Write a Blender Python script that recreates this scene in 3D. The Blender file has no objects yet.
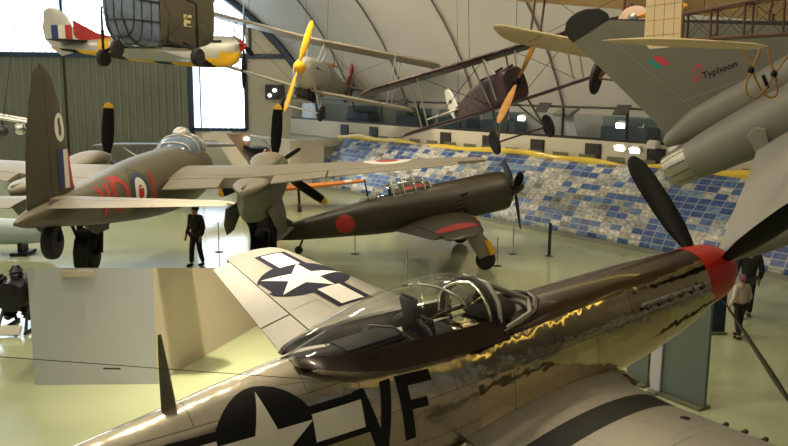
import bpy, bmesh, math, random
from math import sin, cos, pi, radians as rad, sqrt
from mathutils import Vector, Matrix
from mathutils.bvhtree import BVHTree
random.seed(7)
SC = bpy.context.scene
COL = SC.collection
V = Vector

# ------------------------------------------------------------------ camera
PITCH, ROLL, H, FOC = rad(9.6), rad(0.5), 5.0, 800.0
cf = V((0, cos(PITCH), -sin(PITCH))); r0 = V((1, 0, 0)); u0 = r0.cross(cf)
cr = r0 * cos(ROLL) + u0 * sin(ROLL); cu = u0 * cos(ROLL) - r0 * sin(ROLL)
cam = bpy.data.objects.new('camera', bpy.data.cameras.new('camera'))
cam.data.sensor_width = 36; cam.data.lens = FOC / 788 * 36
cam.data.clip_end = 300; cam.data.clip_start = .05
cam.matrix_world = Matrix(((cr.x, cu.x, -cf.x, 0), (cr.y, cu.y, -cf.y, 0), (cr.z, cu.z, -cf.z, H), (0, 0, 0, 1)))
COL.objects.link(cam); SC.camera = cam
CP = V((0, 0, H))
def ray(px, py): return cf + cr * ((px - 394) / FOC) - cu * ((py - 223) / FOC)
def at(px, py, Y): d = ray(px, py); return CP + d * (Y / d.y)
def gz(px, py, Z=0): d = ray(px, py); return CP + d * ((Z - H) / d.z)
def rot(yaw, pit=0, rol=0):
    y, p, r = rad(yaw), rad(pit), rad(rol)
    Rz = Matrix(((cos(y), -sin(y), 0), (sin(y), cos(y), 0), (0, 0, 1)))
    Ry = Matrix(((cos(p), 0, -sin(p)), (0, 1, 0), (sin(p), 0, cos(p))))
    Rx = Matrix(((1, 0, 0), (0, cos(r), -sin(r)), (0, sin(r), cos(r))))
    return Rz @ Ry @ Rx
WU = lambda w, u, z=0: V((.803 * w - .596 * u, .596 * w + .803 * u, z))   # hall axes: w to the gallery wall, u along it

# ------------------------------------------------------------------ materials
def mat(name, col, rough=.5, metal=0, var=.08, scale=3, emit=0, panels=None, bump=0, spec=.5, coat=0, blotch=None, alpha=1):
    m = bpy.data.materials.new(name); m.use_nodes = True
    nt = m.node_tree; b = nt.nodes['Principled BSDF']; L = nt.links.new
    b.inputs['Roughness'].default_value = rough;  b.inputs['Metallic'].default_value = metal
    b.inputs['Specular IOR Level'].default_value = spec; b.inputs['Coat Weight'].default_value = coat
    tc = nt.nodes.new('ShaderNodeTexCoord'); nz = nt.nodes.new('ShaderNodeTexNoise')
    nz.inputs['Scale'].default_value = scale; nz.inputs['Detail'].default_value = 5
    L(tc.outputs['Object'], nz.inputs['Vector'])
    mx = nt.nodes.new('ShaderNodeMix'); mx.data_type = 'RGBA'
    a, c2 = mx.inputs[6], mx.inputs[7]
    a.default_value = [max(0, c * (1 - var)) for c in col[:3]] + [1]
    c2.default_value = [min(1, c * (1 + var)) for c in (blotch or col)[:3]] + [1]
    if blotch:
        rp = nt.nodes.new('ShaderNodeValToRGB'); rp.color_ramp.elements[0].position = .47; rp.color_ramp.elements[1].position = .53
        L(nz.outputs['Fac'], rp.inputs['Fac']); L(rp.outputs['Color'], mx.inputs[0])
    else: L(nz.outputs['Fac'], mx.inputs[0])
    out = mx.outputs[2]
    if panels:
        w, h, dark, rv = panels[:4]
        mp = nt.nodes.new('ShaderNodeMapping'); mp.inputs['Rotation'].default_value = (rad(90), 0, 0) if len(panels) < 5 else panels[4:7]
        L(tc.outputs['Object'], mp.inputs['Vector'])
        br = nt.nodes.new('ShaderNodeTexBrick'); br.inputs['Scale'].default_value = 1
        br.inputs['Brick Width'].default_value = w; br.inputs['Row Height'].default_value = h
        br.inputs['Mortar Size'].default_value = .006; br.inputs['Mortar Smooth'].default_value = .3
        br.inputs['Color1'].default_value = (1 - rv, 1 - rv, 1 - rv, 1); br.inputs['Color2'].default_value = (1, 1, 1, 1)
        br.inputs['Mortar'].default_value = (dark, dark, dark, 1)
        L(mp.outputs['Vector'], br.inputs['Vector'])
        m2 = nt.nodes.new('ShaderNodeMix'); m2.data_type = 'RGBA'; m2.blend_type = 'MULTIPLY'; m2.inputs[0].default_value = 1
        L(out, m2.inputs[6]); L(br.outputs['Color'], m2.inputs[7]); out = m2.outputs[2]
    L(out, b.inputs['Base Color'])
    if bump:
        bp = nt.nodes.new('ShaderNodeBump'); bp.inputs['Strength'].default_value = bump; bp.inputs['Distance'].default_value = .03
        n2 = nt.nodes.new('ShaderNodeTexNoise'); n2.inputs['Scale'].default_value = scale * 1.5; n2.inputs['Detail'].default_value = 2
        L(tc.outputs['Object'], n2.inputs['Vector']); L(n2.outputs['Fac'], bp.inputs['Height']); L(bp.outputs['Normal'], b.inputs['Normal'])
    if emit:
        b.inputs['Emission Color'].default_value = list(col[:3]) + [1]; b.inputs['Emission Strength'].default_value = emit
    return m

def glass_mat(name, tint=(1, 1, 1), refl=.12):
    m = bpy.data.materials.new(name); m.use_nodes = True; nt = m.node_tree; nt.nodes.clear(); L = nt.links.new
    o = nt.nodes.new('ShaderNodeOutputMaterial'); t = nt.nodes.new('ShaderNodeBsdfTransparent'); g = nt.nodes.new('ShaderNodeBsdfGlossy')
    g.inputs['Roughness'].default_value = .03; t.inputs['Color'].default_value = list(tint) + [1]
    lw = nt.nodes.new('ShaderNodeLayerWeight'); lw.inputs['Blend'].default_value = .35
    ma = nt.nodes.new('ShaderNodeMath'); ma.operation = 'MULTIPLY_ADD'; ma.inputs[1].default_value = .26; ma.inputs[2].default_value = refl * .4
    L(lw.outputs['Fresnel'], ma.inputs[0])
    mx = nt.nodes.new('ShaderNodeMixShader'); L(ma.outputs[0], mx.inputs[0]); L(t.outputs[0], mx.inputs[1]); L(g.outputs[0], mx.inputs[2]); L(mx.outputs[0], o.inputs[0])
    return m

M = {}
def defm(k, *a, **kw): M[k] = mat(k, *a, **kw)
defm('alu', (.62, .55, .42), .20, .86, .16, 2.6, panels=(.9, .36, .5, .20), bump=.6)
defm('alu_cowl', (.63, .53, .37), .11, 1, .16, 2.2, panels=(1.1, .5, .5, .18), bump=.8)
defm('alu_wing', (.34, .325, .28), .42, .55, .06, 3, panels=(1.2, .55, .75, .05, 0, 0, rad(90)))
defm('alu_dull', (.40, .39, .36), .5, .4, .08, 4)
defm('glare_brown', (.030, .015, .009), .24, 0, .2, 4, coat=.3)
defm('black', (.008, .008, .008), .45, 0, .2, 6, spec=.25)
defm('blade_black', (.007, .007, .007), .38, 0, .3, 8, spec=.22)
defm('rubber', (.015, .015, .016), .75, 0, .2, 10)
defm('red', (.50, .018, .012), .32, 0, .12, 4, coat=.2)
defm('red_dull', (.42, .025, .02), .6, 0, .15, 6)
defm('yellow', (.75, .42, .015), .45, 0, .1, 5)
defm('white', (.72, .70, .64), .5, 0, .05, 6)
defm('navy', (.010, .012, .026), .7, 0, .2, 6, spec=.15)
defm('blue_mark', (.02, .035, .14), .55, 0, .15, 6)
defm('chrome', (.7, .68, .62), .2, 1, .05, 6)
defm('dark_metal', (.06, .06, .06), .4, .6, .2, 6)
defm('olive', (.100, .086, .050), .45, 0, .2, .9)
defm('olive_dark', (.060, .055, .032), .5, 0, .2, 2)
defm('grey_beige', (.235, .21, .16), .5, 0, .12, 1.2, panels=(1.6, .8, .86, .05, 0, 0, 0))
defm('grey_green', (.13, .135, .085), .5, 0, .15, 2)
defm('ki_brown', (.036, .029, .016), .40, 0, .3, 2.2, panels=(.9, .4, .7, .06))
defm('silver_paint', (.50, .49, .45), .38, .35, .1, 3)
defm('silver_fabric', (.36, .33, .27), .5, .15, .08, 2.5, panels=(.35, 6, .82, .02, 0, 0, rad(90)))
defm('wood', (.62, .30, .05), .3, 0, .25, 5, coat=.4)
defm('wood_dark', (.09, .035, .018), .45, 0, .3, 8)
defm('purple', (.070, .028, .038), .42, 0, .3, 5)
defm('lozenge', (.055, .038, .028), .55, 0, .5, 6, blotch=(.085, .045, .05))
defm('linen', (.62, .50, .30), .65, 0, .08, 2, panels=(.33, 8, .78, .03, 0, 0, rad(90)))
defm('linen_dark', (.16, .10, .06), .65, 0, .2, 3, panels=(.33, 8, .75, .03, 0, 0, rad(90)))
defm('cane', (.36, .20, .06), .5, 0, .2, 10)
defm('jet_grey', (.185, .182, .162), .5, 0, .06, 1.2)
defm('jet_grey_lit', (.26, .255, .23), .5, 0, .06, 1.2)  # lighter copy of jet_grey; light on the wings is put into the colour
defm('jet_dark', (.014, .014, .016), .5, 0, .2, 3)
defm('nozzle', (.30, .29, .26), .38, .7, .2, 5)
defm('cyan_mark', (.03, .28, .30), .5); defm('pink_mark', (.62, .06, .10), .5)
defm('orange', (.66, .22, .035), .5, 0, .1, 3)
defm('pale_blue', (.42, .52, .55), .5, 0, .06, 3)
defm('grey_plane', (.16, .165, .16), .5, 0, .1, 3)
defm('heli_olive', (.085, .075, .045), .5, 0, .2, 4, panels=(.5, .35, .55, .1))
defm('heli_glass', (.17, .22, .31), .12, .2, .4, 5)  # opaque; the glazing's blue-grey reflections are put into the colour
defm('skin', (.50, .28, .19), .55); defm('hair', (.03, .02, .015), .6)
defm('cloth_dark', (.018, .017, .02), .85, 0, .3, 12); defm('cloth_white', (.62, .52, .45), .85, 0, .12, 12)
defm('cloth_purple', (.22, .08, .16), .8); defm('cloth_brown', (.05, .042, .035), .85, 0, .3, 10)
defm('plinth_grey', (.49, .52, .57), .7, 0, .03, 3); defm('plinth_cream', (.52, .46, .36), .7, 0, .03, 3)  # plinth_grey: cool daylight on the front panel is put into its colour
defm('panel_grey', (.115, .145, .135), .5, 0, .05, 3); defm('panel_navy', (.010, .022, .05), .45)
defm('wall_beige', (.62, .57, .46), .8, 0, .04, .6); defm('wall_cream', (.60, .56, .46), .75, 0, .04, .6)
defm('door_grey', (.25, .26, .22), .5); defm('frame_blue', (.025, .05, .09), .5)
defm('rail_dark', (.022, .020, .016), .4); defm('vent_dark', (.035, .035, .035), .6)
defm('gal_floor', (.07, .065, .055), .6); defm('gal_case', (.06, .075, .09), .25, 0, .4, 2)
defm('lamp_white', (1, .93, .8), .5, emit=6); defm('lamp_shell', (.7, .68, .62), .45)
defm('stair_beige', (.55, .50, .40), .6); defm('stair_white', (.74, .70, .60), .55); defm('stair_brown', (.30, .19, .11), .6)
defm('ribbon', (.72, .52, .03), .45, 0, .15, 2, coat=.2)
defm('engine_black', (.02, .02, .022), .35, .5, .4, 9)
defm('leather', (.012, .009, .008), .6, spec=.2)  # kept near-black, so the cockpit's shade is part of the colour
defm('yellow_pale', (.70, .60, .30), .5)
defm('wall_shade', (.34, .31, .25), .7)
GLASS = glass_mat('canopy_glass', (.93, .95, .93), .16); CASEGLASS = glass_mat('case_glass', (.75, .82, .85), .12)

# ------------------------------------------------------------------ mesh builder
class MB:
    def __init__(s): s.v = []; s.f = []; s.mi = []; s.sm = []
    def add(s, vs, fs, mi=0, smooth=True, R=None, T=None):
        o = len(s.v)
        for p in vs:
            p = V(p)
            if R is not None: p = R @ p
            if T is not None: p = p + V(T)
            s.v.append(p)
        for i, f in enumerate(fs):
            s.f.append([o + k for k in f]); s.mi.append(mi[i] if isinstance(mi, list) else mi); s.sm.append(smooth)
        return s
    def box(s, c, size, mi=0, R=None, bev=0):
        x, y, z = [k / 2 for k in size]
        if bev:
            b = min(bev, x * .9, y * .9, z * .9); vs = []; bm = bmesh.new()
            bmesh.ops.create_cube(bm, size=1); bmesh.ops.scale(bm, vec=size, verts=bm.verts)
            bmesh.ops.bevel(bm, geom=list(bm.edges), offset=b, segments=2, affect='EDGES')
            bm.verts.ensure_lookup_table()
            vs = [tuple(q.co) for q in bm.verts]; fs = [[q.index for q in f.verts] for f in bm.faces]; bm.free()
            return s.add(vs, fs, mi, False, R, c)
        vs = [(a * x, b_ * y, d * z) for a in (-1, 1) for b_ in (-1, 1) for d in (-1, 1)]
        return s.add(vs, [(0, 1, 3, 2), (4, 6, 7, 5), (0, 4, 5, 1), (2, 3, 7, 6), (0, 2, 6, 4), (1, 5, 7, 3)], mi, False, R, c)
    def tube(s, pts, rads, n=8, mi=0, flat=None, closed=False):
        pts = [V(p) for p in pts]; k = len(pts)
        if not hasattr(rads, '__len__'): rads = [rads] * k
        rings = []; prev = None
        for i, p in enumerate(pts):
            if closed: d = pts[(i + 1) % k] - pts[i - 1]
            else: d = (pts[min(i + 1, k - 1)] - pts[max(i - 1, 0)])
            d.normalize()
            if prev is None:
                a = V((0, 0, 1)) if abs(d.z) < .9 else V((1, 0, 0)); a = (a - d * a.dot(d)).normalized()
            else: a = (prev - d * prev.dot(d)).normalized()
            prev = a; b = d.cross(a)
            fa, fb = flat or (1, 1)
            rings.append([p + (a * cos(2 * pi * j / n) * fa + b * sin(2 * pi * j / n) * fb) * rads[i] for j in range(n)])
        return s.rings(rings, mi, cap=not closed, closed=closed)
    def rings(s, rings, mi=0, cap=True, closed=False, mf=None, capmi=None, smooth=True):
        n = len(rings[0]); vs = [p for r in rings for p in r]; fs = []; ms = []
        R = len(rings)
        for i in range(R if closed else R - 1):
            for j in range(n):
                a, b = i * n + j, i * n + (j + 1) % n; i2 = (i + 1) % R
                fs.append((a, i2 * n + j, i2 * n + (j + 1) % n, b)); ms.append(mf(i, j) if mf else mi)
        if cap and not closed:
            fs.append(list(range(n))); fs.append(list(range((R - 1) * n, R * n))[::-1]); ms += [ms[0] if capmi is None else capmi, ms[-1] if capmi is None else capmi]
        return s.add(vs, fs, ms, smooth)
    def lathe(s, prof, n=24, mi=0, ax='x', R=None, T=(0, 0, 0), mf=None):
        rings = []
        for x, r in prof:
            r = max(r, 1e-4); ring = []
            for j in range(n):
                a = 2 * pi * j / n; p = (x, r * cos(a), r * sin(a))
                if ax == 'z': p = (r * cos(a), r * sin(a), x)
                if ax == 'y': p = (r * sin(a), x, r * cos(a))
                p = V(p)
                if R is not None: p = R @ p
                ring.append(p + V(T))
            rings.append(ring)
        return s.rings(rings, mi, mf=(lambda i, j: mf(i)) if mf else None)
    def prism(s, poly, d0, d1, plane='xz', mi=0, smooth=False):
        def P(a, b, d): return {'xz': (a, d, b), 'xy': (a, b, d), 'yz': (d, a, b)}[plane]
        n = len(poly); vs = [P(a, b, d0) for a, b in poly] + [P(a, b, d1) for a, b in poly]
        fs = [list(range(n)), list(range(n, 2 * n))[::-1]] + [(i, i + n, (i + 1) % n + n, (i + 1) % n) for i in range(n)]
        return s.add(vs, fs, mi, smooth)
    def ell(s, c, r, mi=0, n=12, R=None):
        rings = []
        for i in range(n + 1):
            t = pi * i / n; ring = []
            for j in range(n * 2):
                a = 2 * pi * j / (n * 2); p = V((r[0] * sin(t) * cos(a) + 1e-5 * cos(a), r[1] * sin(t) * sin(a) + 1e-5 * sin(a), r[2] * cos(t)))
                if R is not None: p = R @ p
                ring.append(p + V(c))
            rings.append(ring)
        return s.rings(rings, mi)
    def bvh(s): return BVHTree.FromPolygons([tuple(p) for p in s.v], s.f)
    def build(s, name, mats, parent=None, loc=None):
        me = bpy.data.meshes.new(name); me.from_pydata([tuple(p) for p in s.v], [], s.f)
        if not isinstance(mats, (list, tuple)): mats = [mats]
        for m in mats: me.materials.append(M[m] if isinstance(m, str) else m)
        for p, i, sm in zip(me.polygons, s.mi, s.sm): p.material_index = i; p.use_smooth = sm
        bm = bmesh.new(); bm.from_mesh(me); bmesh.ops.recalc_face_normals(bm, faces=bm.faces); bm.to_mesh(me); bm.free()
        try: me.set_sharp_from_angle(angle=rad(38))
        except Exception: pass
        o = bpy.data.objects.new(name, me); COL.objects.link(o)
        if parent is not None: o.parent = parent
        if loc is not None: o.location = loc
        return o

def tag(o, label, cat, group=None):
    o['label'] = label; o['category'] = cat
    if group: o['group'] = group
    return o
def thing(name, label, cat, pos=(0, 0, 0), R=None, scale=1, group=None):
    o = bpy.data.objects.new(name, None); o.empty_display_size = .3; COL.objects.link(o)
    o.matrix_world = Matrix.Translation(V(pos)) @ (R.to_4x4() if R is not None else Matrix.Identity(4)) @ Matrix.Scale(scale, 4)
    return tag(o, label, cat, group)
def struct(o): o['kind'] = 'structure'; return o
def copy_tree(o, parent=None):
    c = o.copy(); COL.objects.link(c)
    if parent is not None: c.parent = parent
    for ch in list(o.children): copy_tree(ch, c)
    return c

# ------------------------------------------------------------------ aircraft helpers
def interp(st, sub=4):
    out = []; n = len(st)
    for i in range(n - 1):
        p0, p1, p2, p3 = st[max(i - 1, 0)], st[i], st[i + 1], st[min(i + 2, n - 1)]
        for k in range(sub):
            t = k / sub; row = []
            for q in range(len(p1)):
                if q == 0: row.append(p1[0] + (p2[0] - p1[0]) * t); continue
                h = p2[0] - p1[0]
                def sl(a, b): return (b[q] - a[q]) / (b[0] - a[0]) if b[0] != a[0] else 0
                d = sl(p1, p2); a = sl(p0, p1) if i > 0 else d; b = sl(p2, p3) if i < n - 2 else d
                m1 = 0 if a * d <= 0 else 2 * a * d / (a + d); m2 = 0 if b * d <= 0 else 2 * b * d / (b + d)
                t2, t3 = t * t, t ** 3
                row.append((2 * t3 - 3 * t2 + 1) * p1[q] + (t3 - 2 * t2 + t) * h * m1 + (-2 * t3 + 3 * t2) * p2[q] + (t3 - t2) * h * m2)
            out.append(row)
    out.append(list(st[-1])); return out
def fuselage(mb, st, n=32, sub=4, mf=None, e=2.2, yc=0, zoff=0):
    """stations (x, top, bottom, half width[, exponent]); mf(x, angle from top, z) -> material slot"""
    st = interp([list(q) + ([e] if len(q) < 5 else []) for q in st], sub); rings = []
    for x, t, b, w, ex in st:
        zc, hz = (t + b) / 2, max((t - b) / 2, 1e-3); ring = []
        for j in range(n):
            a = 2 * pi * j / n; s_, c_ = sin(a), cos(a)
            ring.append(V((x, yc + max(w, 1e-3) * math.copysign(abs(s_) ** (2 / ex), s_), zoff + zc + hz * math.copysign(abs(c_) ** (2 / ex), c_))))
        rings.append(ring)
    f = None
    if mf:
        def f(i, j):
            a = 2 * pi * (j + .5) / n; a = min(a, 2 * pi - a)
            z = (rings[i][j].z + rings[i + 1][j].z) / 2
            return mf((st[i][0] + st[i + 1][0]) / 2, math.degrees(a), z)
    return mb.rings(rings, mf=f)
def foil(t, c0=0, c1=1, n=12):
    def yt(x): return 5 * t * (.2969 * sqrt(x) - .126 * x - .3516 * x * x + .2843 * x ** 3 - .1015 * x ** 4) + .002 * x
    xs = [c0 + (c1 - c0) * (1 - cos(pi * i / n)) / 2 for i in range(n + 1)]
    up = [(x, yt(x) + .02 * sin(pi * x)) for x in xs]; lo = [(x, -yt(x) + .02 * sin(pi * x)) for x in xs]
    if c0 == 0: return up[::-1] + lo[1:]
    return up[::-1] + lo
def wing(mb, secs, c0=0, c1=1, sgn=1, vertical=False, mf=None, n=12):
    """sections (span, leading edge x, chord, z, thickness)"""
    rings = []
    for y, xl, ch, z, t in secs:
        ring = []
        for x, h in foil(t, c0, c1, n):
            p = (xl - x * ch, y * sgn, z + h * ch)
            if vertical: p = (xl - x * ch, z + h * ch - .02 * sin(pi * x) * ch, y)
            ring.append(V(p))
        rings.append(ring)
    return mb.rings(rings, mf=mf)
def rtip(secs, y1, frac=(.35, .65, .85, .96, 1), shrink=(.95, .84, .67, .45, .2)):
    """round off the wing tip after the last section"""
    y0, x0, c0, z0, t0 = secs[-1]; yp, xp, cp, zp, tp = secs[-2]
    dx, dz = (x0 - xp) / (y0 - yp), (z0 - zp) / (y0 - yp); out = list(secs)
    for f, s_ in zip(frac, shrink):
        y = y0 + (y1 - y0) * f
        out.append((y, x0 + dx * (y - y0) - c0 * (1 - s_) * .45, c0 * s_, z0 + dz * (y - y0), t0))
    return out
def lerp_sec(secs, y):
    for a, b in zip(secs, secs[1:]):
        if a[0] <= y <= b[0]:
            t = (y - a[0]) / (b[0] - a[0]); return tuple(p + (q - p) * t for p, q in zip(a, b))
    return secs[-1]
def blade(mb, r0, r1, chord, ang, thick=.12, beta=(60, 24), mi=0, tipmi=None, x=0, shape=None, tipfrac=.9):
    shape = shape or [(0, .35), (.12, .55), (.3, .92), (.5, 1), (.72, .95), (.88, .78), (.9, .75), (.96, .5), (1, .12)]
    R = Matrix.Rotation(-ang, 3, 'X'); rings = []
    for f, c in shape:
        r = r0 + (r1 - r0) * f; b = rad(beta[0] + (beta[1] - beta[0]) * f ** .6); ring = []
        for j in range(12):
            a = 2 * pi * j / 12; p, q = cos(a) * chord * c / 2, sin(a) * chord * c * (thick if f > .1 else .5) / 2
            ring.append(R @ V((x - p * sin(b) + q * cos(b), p * cos(b) + q * sin(b), r)))
        rings.append(ring)
    mb.rings(rings, mf=lambda i, j: tipmi if (tipmi is not None and shape[i][0] >= tipfrac - 1e-6) else mi)
    return mb
def wheel(parent, c, r, w, axis='y', hub='dark_metal', name='wheel', R=None, label=None):
    mb = MB(); k = [(-.5, .62), (-.5, .86), (-.36, .97), (-.15, 1), (.15, 1), (.36, .97), (.5, .86), (.5, .62)]
    mb.lathe([(a * w, b * r) for a, b in k], 28, 0, axis, R); o = mb.build(name, 'rubber', parent, c)
    h = MB(); h.lathe([(-.46 * w, .05 * r), (-.46 * w, .3 * r), (-.38 * w, .6 * r), (-.46 * w, .64 * r), (.46 * w, .64 * r), (.38 * w, .6 * r), (.46 * w, .3 * r), (.46 * w, .05 * r)], 20, 0, axis, R)
    h.build('hub', hub, o); return o
def wire(parent, pts, r=.012, m='dark_metal', name='wire'):
    mb = MB(); mb.tube(pts, r, 6); return mb.build(name, m, parent)

# ---- decals: flat outlines laid onto a curved skin
def star_poly(cx, cy, r, n=5, inner=.382, a0=90):
    return [(cx + (r if k % 2 == 0 else r * inner) * cos(rad(a0 + k * 180 / n)), cy + (r if k % 2 == 0 else r * inner) * sin(rad(a0 + k * 180 / n))) for k in range(2 * n)]
def disc_poly(cx, cy, r, n=36, ry=None): return [(cx + r * cos(2 * pi * k / n), cy + (ry or r) * sin(2 * pi * k / n)) for k in range(n)]
def rect_poly(x0, y0, x1, y1): return [(x0, y0), (x1, y0), (x1, y1), (x0, y1)]
def decal(name, parent, bvh, layers, mats, O, U, W, step=.06, off=.004, lift=.0015):
    """layers: (list of polygons, slot). each polygon in the (U, W) plane at O is dropped along -N onto the skin"""
    O, U, W = V(O), V(U).normalized(), V(W).normalized(); N = U.cross(W)
    mb = MB()
    for li, (polys, slot) in enumerate(layers):
        for poly in polys:
            bm = bmesh.new()
            if isinstance(poly, tuple) and poly[0] == 'mesh':
                vs = [bm.verts.new((a, b, 0)) for a, b in poly[1]]
                for f in poly[2]:
                    try: bm.faces.new([vs[i] for i in f])
                    except ValueError: pass
            else:
                bm.faces.new([bm.verts.new((a, b, 0)) for a, b in poly])
            bm.normal_update(); bmesh.ops.triangulate(bm, faces=list(bm.faces))
            xs = [q.co.x for q in bm.verts]; ys = [q.co.y for q in bm.verts]
            for ax, lo, hi in ((0, min(xs), max(xs)), (1, min(ys), max(ys))):
                k = int((hi - lo) / step)
                for i in range(1, k + 1):
                    c = [0, 0, 0]; c[ax] = lo + i * step; nn = [0, 0, 0]; nn[ax] = 1
                    bmesh.ops.bisect_plane(bm, geom=list(bm.verts) + list(bm.edges) + list(bm.faces), plane_co=c, plane_no=nn)
            bm.verts.ensure_lookup_table(); bm.verts.index_update(); out = []
            for q in bm.verts:
                p = O + U * q.co.x + W * q.co.y
                hit, no, idx, dist = bvh.ray_cast(p, -N)
                out.append((hit if hit is not None else p - N * .5) + N * (off + lift * li) if hit is not None else None)
            good = [f for f in bm.faces if all(out[q.index] is not None for q in f.verts)]
            used = sorted({q.index for f in good for q in f.verts}); mp = {k: i for i, k in enumerate(used)}
            mb.add([out[k] for k in used], [[mp[q.index] for q in f.verts] for f in good], slot)
            bm.free()
    return mb.build(name, mats, parent)
def text_mesh(txt, size, cx, cy, bold=0):
    c = bpy.data.curves.new('t', 'FONT'); c.body = txt; c.size = size; c.align_x = 'CENTER'; c.align_y = 'CENTER'; c.offset = bold; c.resolution_u = 3
    o = bpy.data.objects.new('t', c); COL.objects.link(o); bpy.context.view_layer.update()
    me = bpy.data.meshes.new_from_object(o.evaluated_get(bpy.context.evaluated_depsgraph_get()))
    vs = [(q.co.x + cx, q.co.y + cy) for q in me.vertices]; fs = [list(p.vertices) for p in me.polygons]
    bpy.data.objects.remove(o); bpy.data.meshes.remove(me); bpy.data.curves.remove(c)
    return ('mesh', vs, fs)
def us_star(cx, cy, r, ang=0, bar=.48):
    """disc, bars with border, star - as layers"""
    def rt(p): return [(cx + (a - cx) * cos(ang) - (b - cy) * sin(ang), cy + (a - cx) * sin(ang) + (b - cy) * cos(ang)) for a, b in p]
    bw = r * .5; e = r * .12
    L = [([rt(disc_poly(cx, cy, r * 1.06)), rt(rect_poly(cx - r * 2.06 - e * .3, cy - .14 * r - e * 1.1, cx - r * .8, cy + .42 * r + e * 1.1 - .0)), rt(rect_poly(cx + r * .8, cy - .14 * r - e * 1.1, cx + r * 2.06 + e * .3, cy + .42 * r + e * 1.1))], 0),
         ([rt(rect_poly(cx - r * 2, cy - .14 * r, cx - r * .93, cy + .40 * r)), rt(rect_poly(cx + r * .93, cy - .14 * r, cx + r * 2, cy + .40 * r)), rt(star_poly(cx, cy, r * .99))], 1)]
    return L
def roundel(cx, cy, r, rings=((1, 0), (.68, 1), (.36, 2))): return [([disc_poly(cx, cy, r * k)], s_) for k, s_ in rings]


# ================================================================== THE HALL
defm('seam', (.13, .12, .10), .6)
# floor
mfl = bpy.data.materials.new('polished_floor'); mfl.use_nodes = True
nt = mfl.node_tree; L = nt.links.new; b = nt.nodes['Principled BSDF']
tc = nt.nodes.new('ShaderNodeTexCoord'); nz = nt.nodes.new('ShaderNodeTexNoise'); nz.inputs['Scale'].default_value = .25; nz.inputs['Detail'].default_value = 6
L(tc.outputs['Object'], nz.inputs['Vector'])
rp = nt.nodes.new('ShaderNodeValToRGB'); e = rp.color_ramp.elements
e[0].position = .3; e[0].color = (.34, .39, .235, 1); e[1].position = .7; e[1].color = (.42, .46, .29, 1)
L(nz.outputs['Fac'], rp.inputs['Fac']); L(rp.outputs['Color'], b.inputs['Base Color'])
b.inputs['Roughness'].default_value = .13; b.inputs['Specular IOR Level'].default_value = .6
n2 = nt.nodes.new('ShaderNodeTexNoise'); n2.inputs['Scale'].default_value = 1.3; n2.inputs['Detail'].default_value = 3
bp = nt.nodes.new('ShaderNodeBump'); bp.inputs['Strength'].default_value = .05; bp.inputs['Distance'].default_value = .05
L(tc.outputs['Object'], n2.inputs['Vector']); L(n2.outputs['Fac'], bp.inputs['Height']); L(bp.outputs['Normal'], b.inputs['Normal'])
mb = MB(); mb.add([(-50, -40, 0), (50, -40, 0), (50, 60, 0), (-50, 60, 0)], [(0, 1, 2, 3)], 0, False)
struct(mb.build('floor', mfl))

# vaulted ceiling: fabric shell, elliptical section, running along the gallery wall
VC, VA, VB = 7.0, 18.6, 15.0
def vault(t): return VC + VA * cos(t), VB * sin(t)
mv = bpy.data.materials.new('vault_fabric'); mv.use_nodes = True
nt = mv.node_tree; L = nt.links.new; b = nt.nodes['Principled BSDF']; b.inputs['Roughness'].default_value = .85
tc = nt.nodes.new('ShaderNodeTexCoord'); nz = nt.nodes.new('ShaderNodeTexNoise'); nz.inputs['Scale'].default_value = .35; nz.inputs['Detail'].default_value = 4
L(tc.outputs['Object'], nz.inputs['Vector']); rp = nt.nodes.new('ShaderNodeValToRGB'); e = rp.color_ramp.elements
e[0].color = (.42, .41, .375, 1); e[1].color = (.47, .46, .425, 1); L(nz.outputs['Fac'], rp.inputs['Fac']); L(rp.outputs['Color'], b.inputs['Base Color'])
mb = MB(); N = 48; vs = []; fs = []
us = [-26 + 86 * k / 20 for k in range(21)]
for u in us:
    for k in range(N + 1):
        w, z = vault(pi * k / N); vs.append(WU(w, u, z))
for i in range(20):
    for k in range(N): a = i * (N + 1) + k; fs.append((a, a + 1, a + N + 2, a + N + 1))
mb.add(vs, fs, 0, True); struct(mb.build('ceiling', mv))
k = 0
for u in (37.3, 32.4, 27.2, 22.0, 16.8, 11.6, 6.4):
    k += 1; mb = MB(); pts = []
    for q in range(41):
        w, z = vault(rad(6) + rad(150) * q / 40); c = V((VC, 0)); w2 = VC + (w - VC) * .995; pts.append(WU(w2, u, z * .995))
    mb.tube(pts, .045, 6); struct(mb.build('trim_%d' % k, 'seam'))

# end wall at Y=48 with glazing, hangar doors
EY = 48.0
def ew(px, py): p = at(px, py, EY); return p.x, p.z
xR, _ = ew(330, 60); xp1, zb = ew(190, 61); xp2, zl = ew(247, 132); xL = -46
mb = MB()
# solid wall pieces around the openings
zb = 6.75; zl = 2.45
def wallbox(x0, x1, z0, z1, m=0, y=EY, t=.3): mb.box(((x0 + x1) / 2, y + t / 2, (z0 + z1) / 2), (x1 - x0, t, z1 - z0), m)
wallbox(xp2, 6, 0, 18); wallbox(xL, xp2, 0, .0001); wallbox(xp1, xp2, 0, zl)
struct(mb.build('wall_end', 'wall_beige'))
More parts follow.
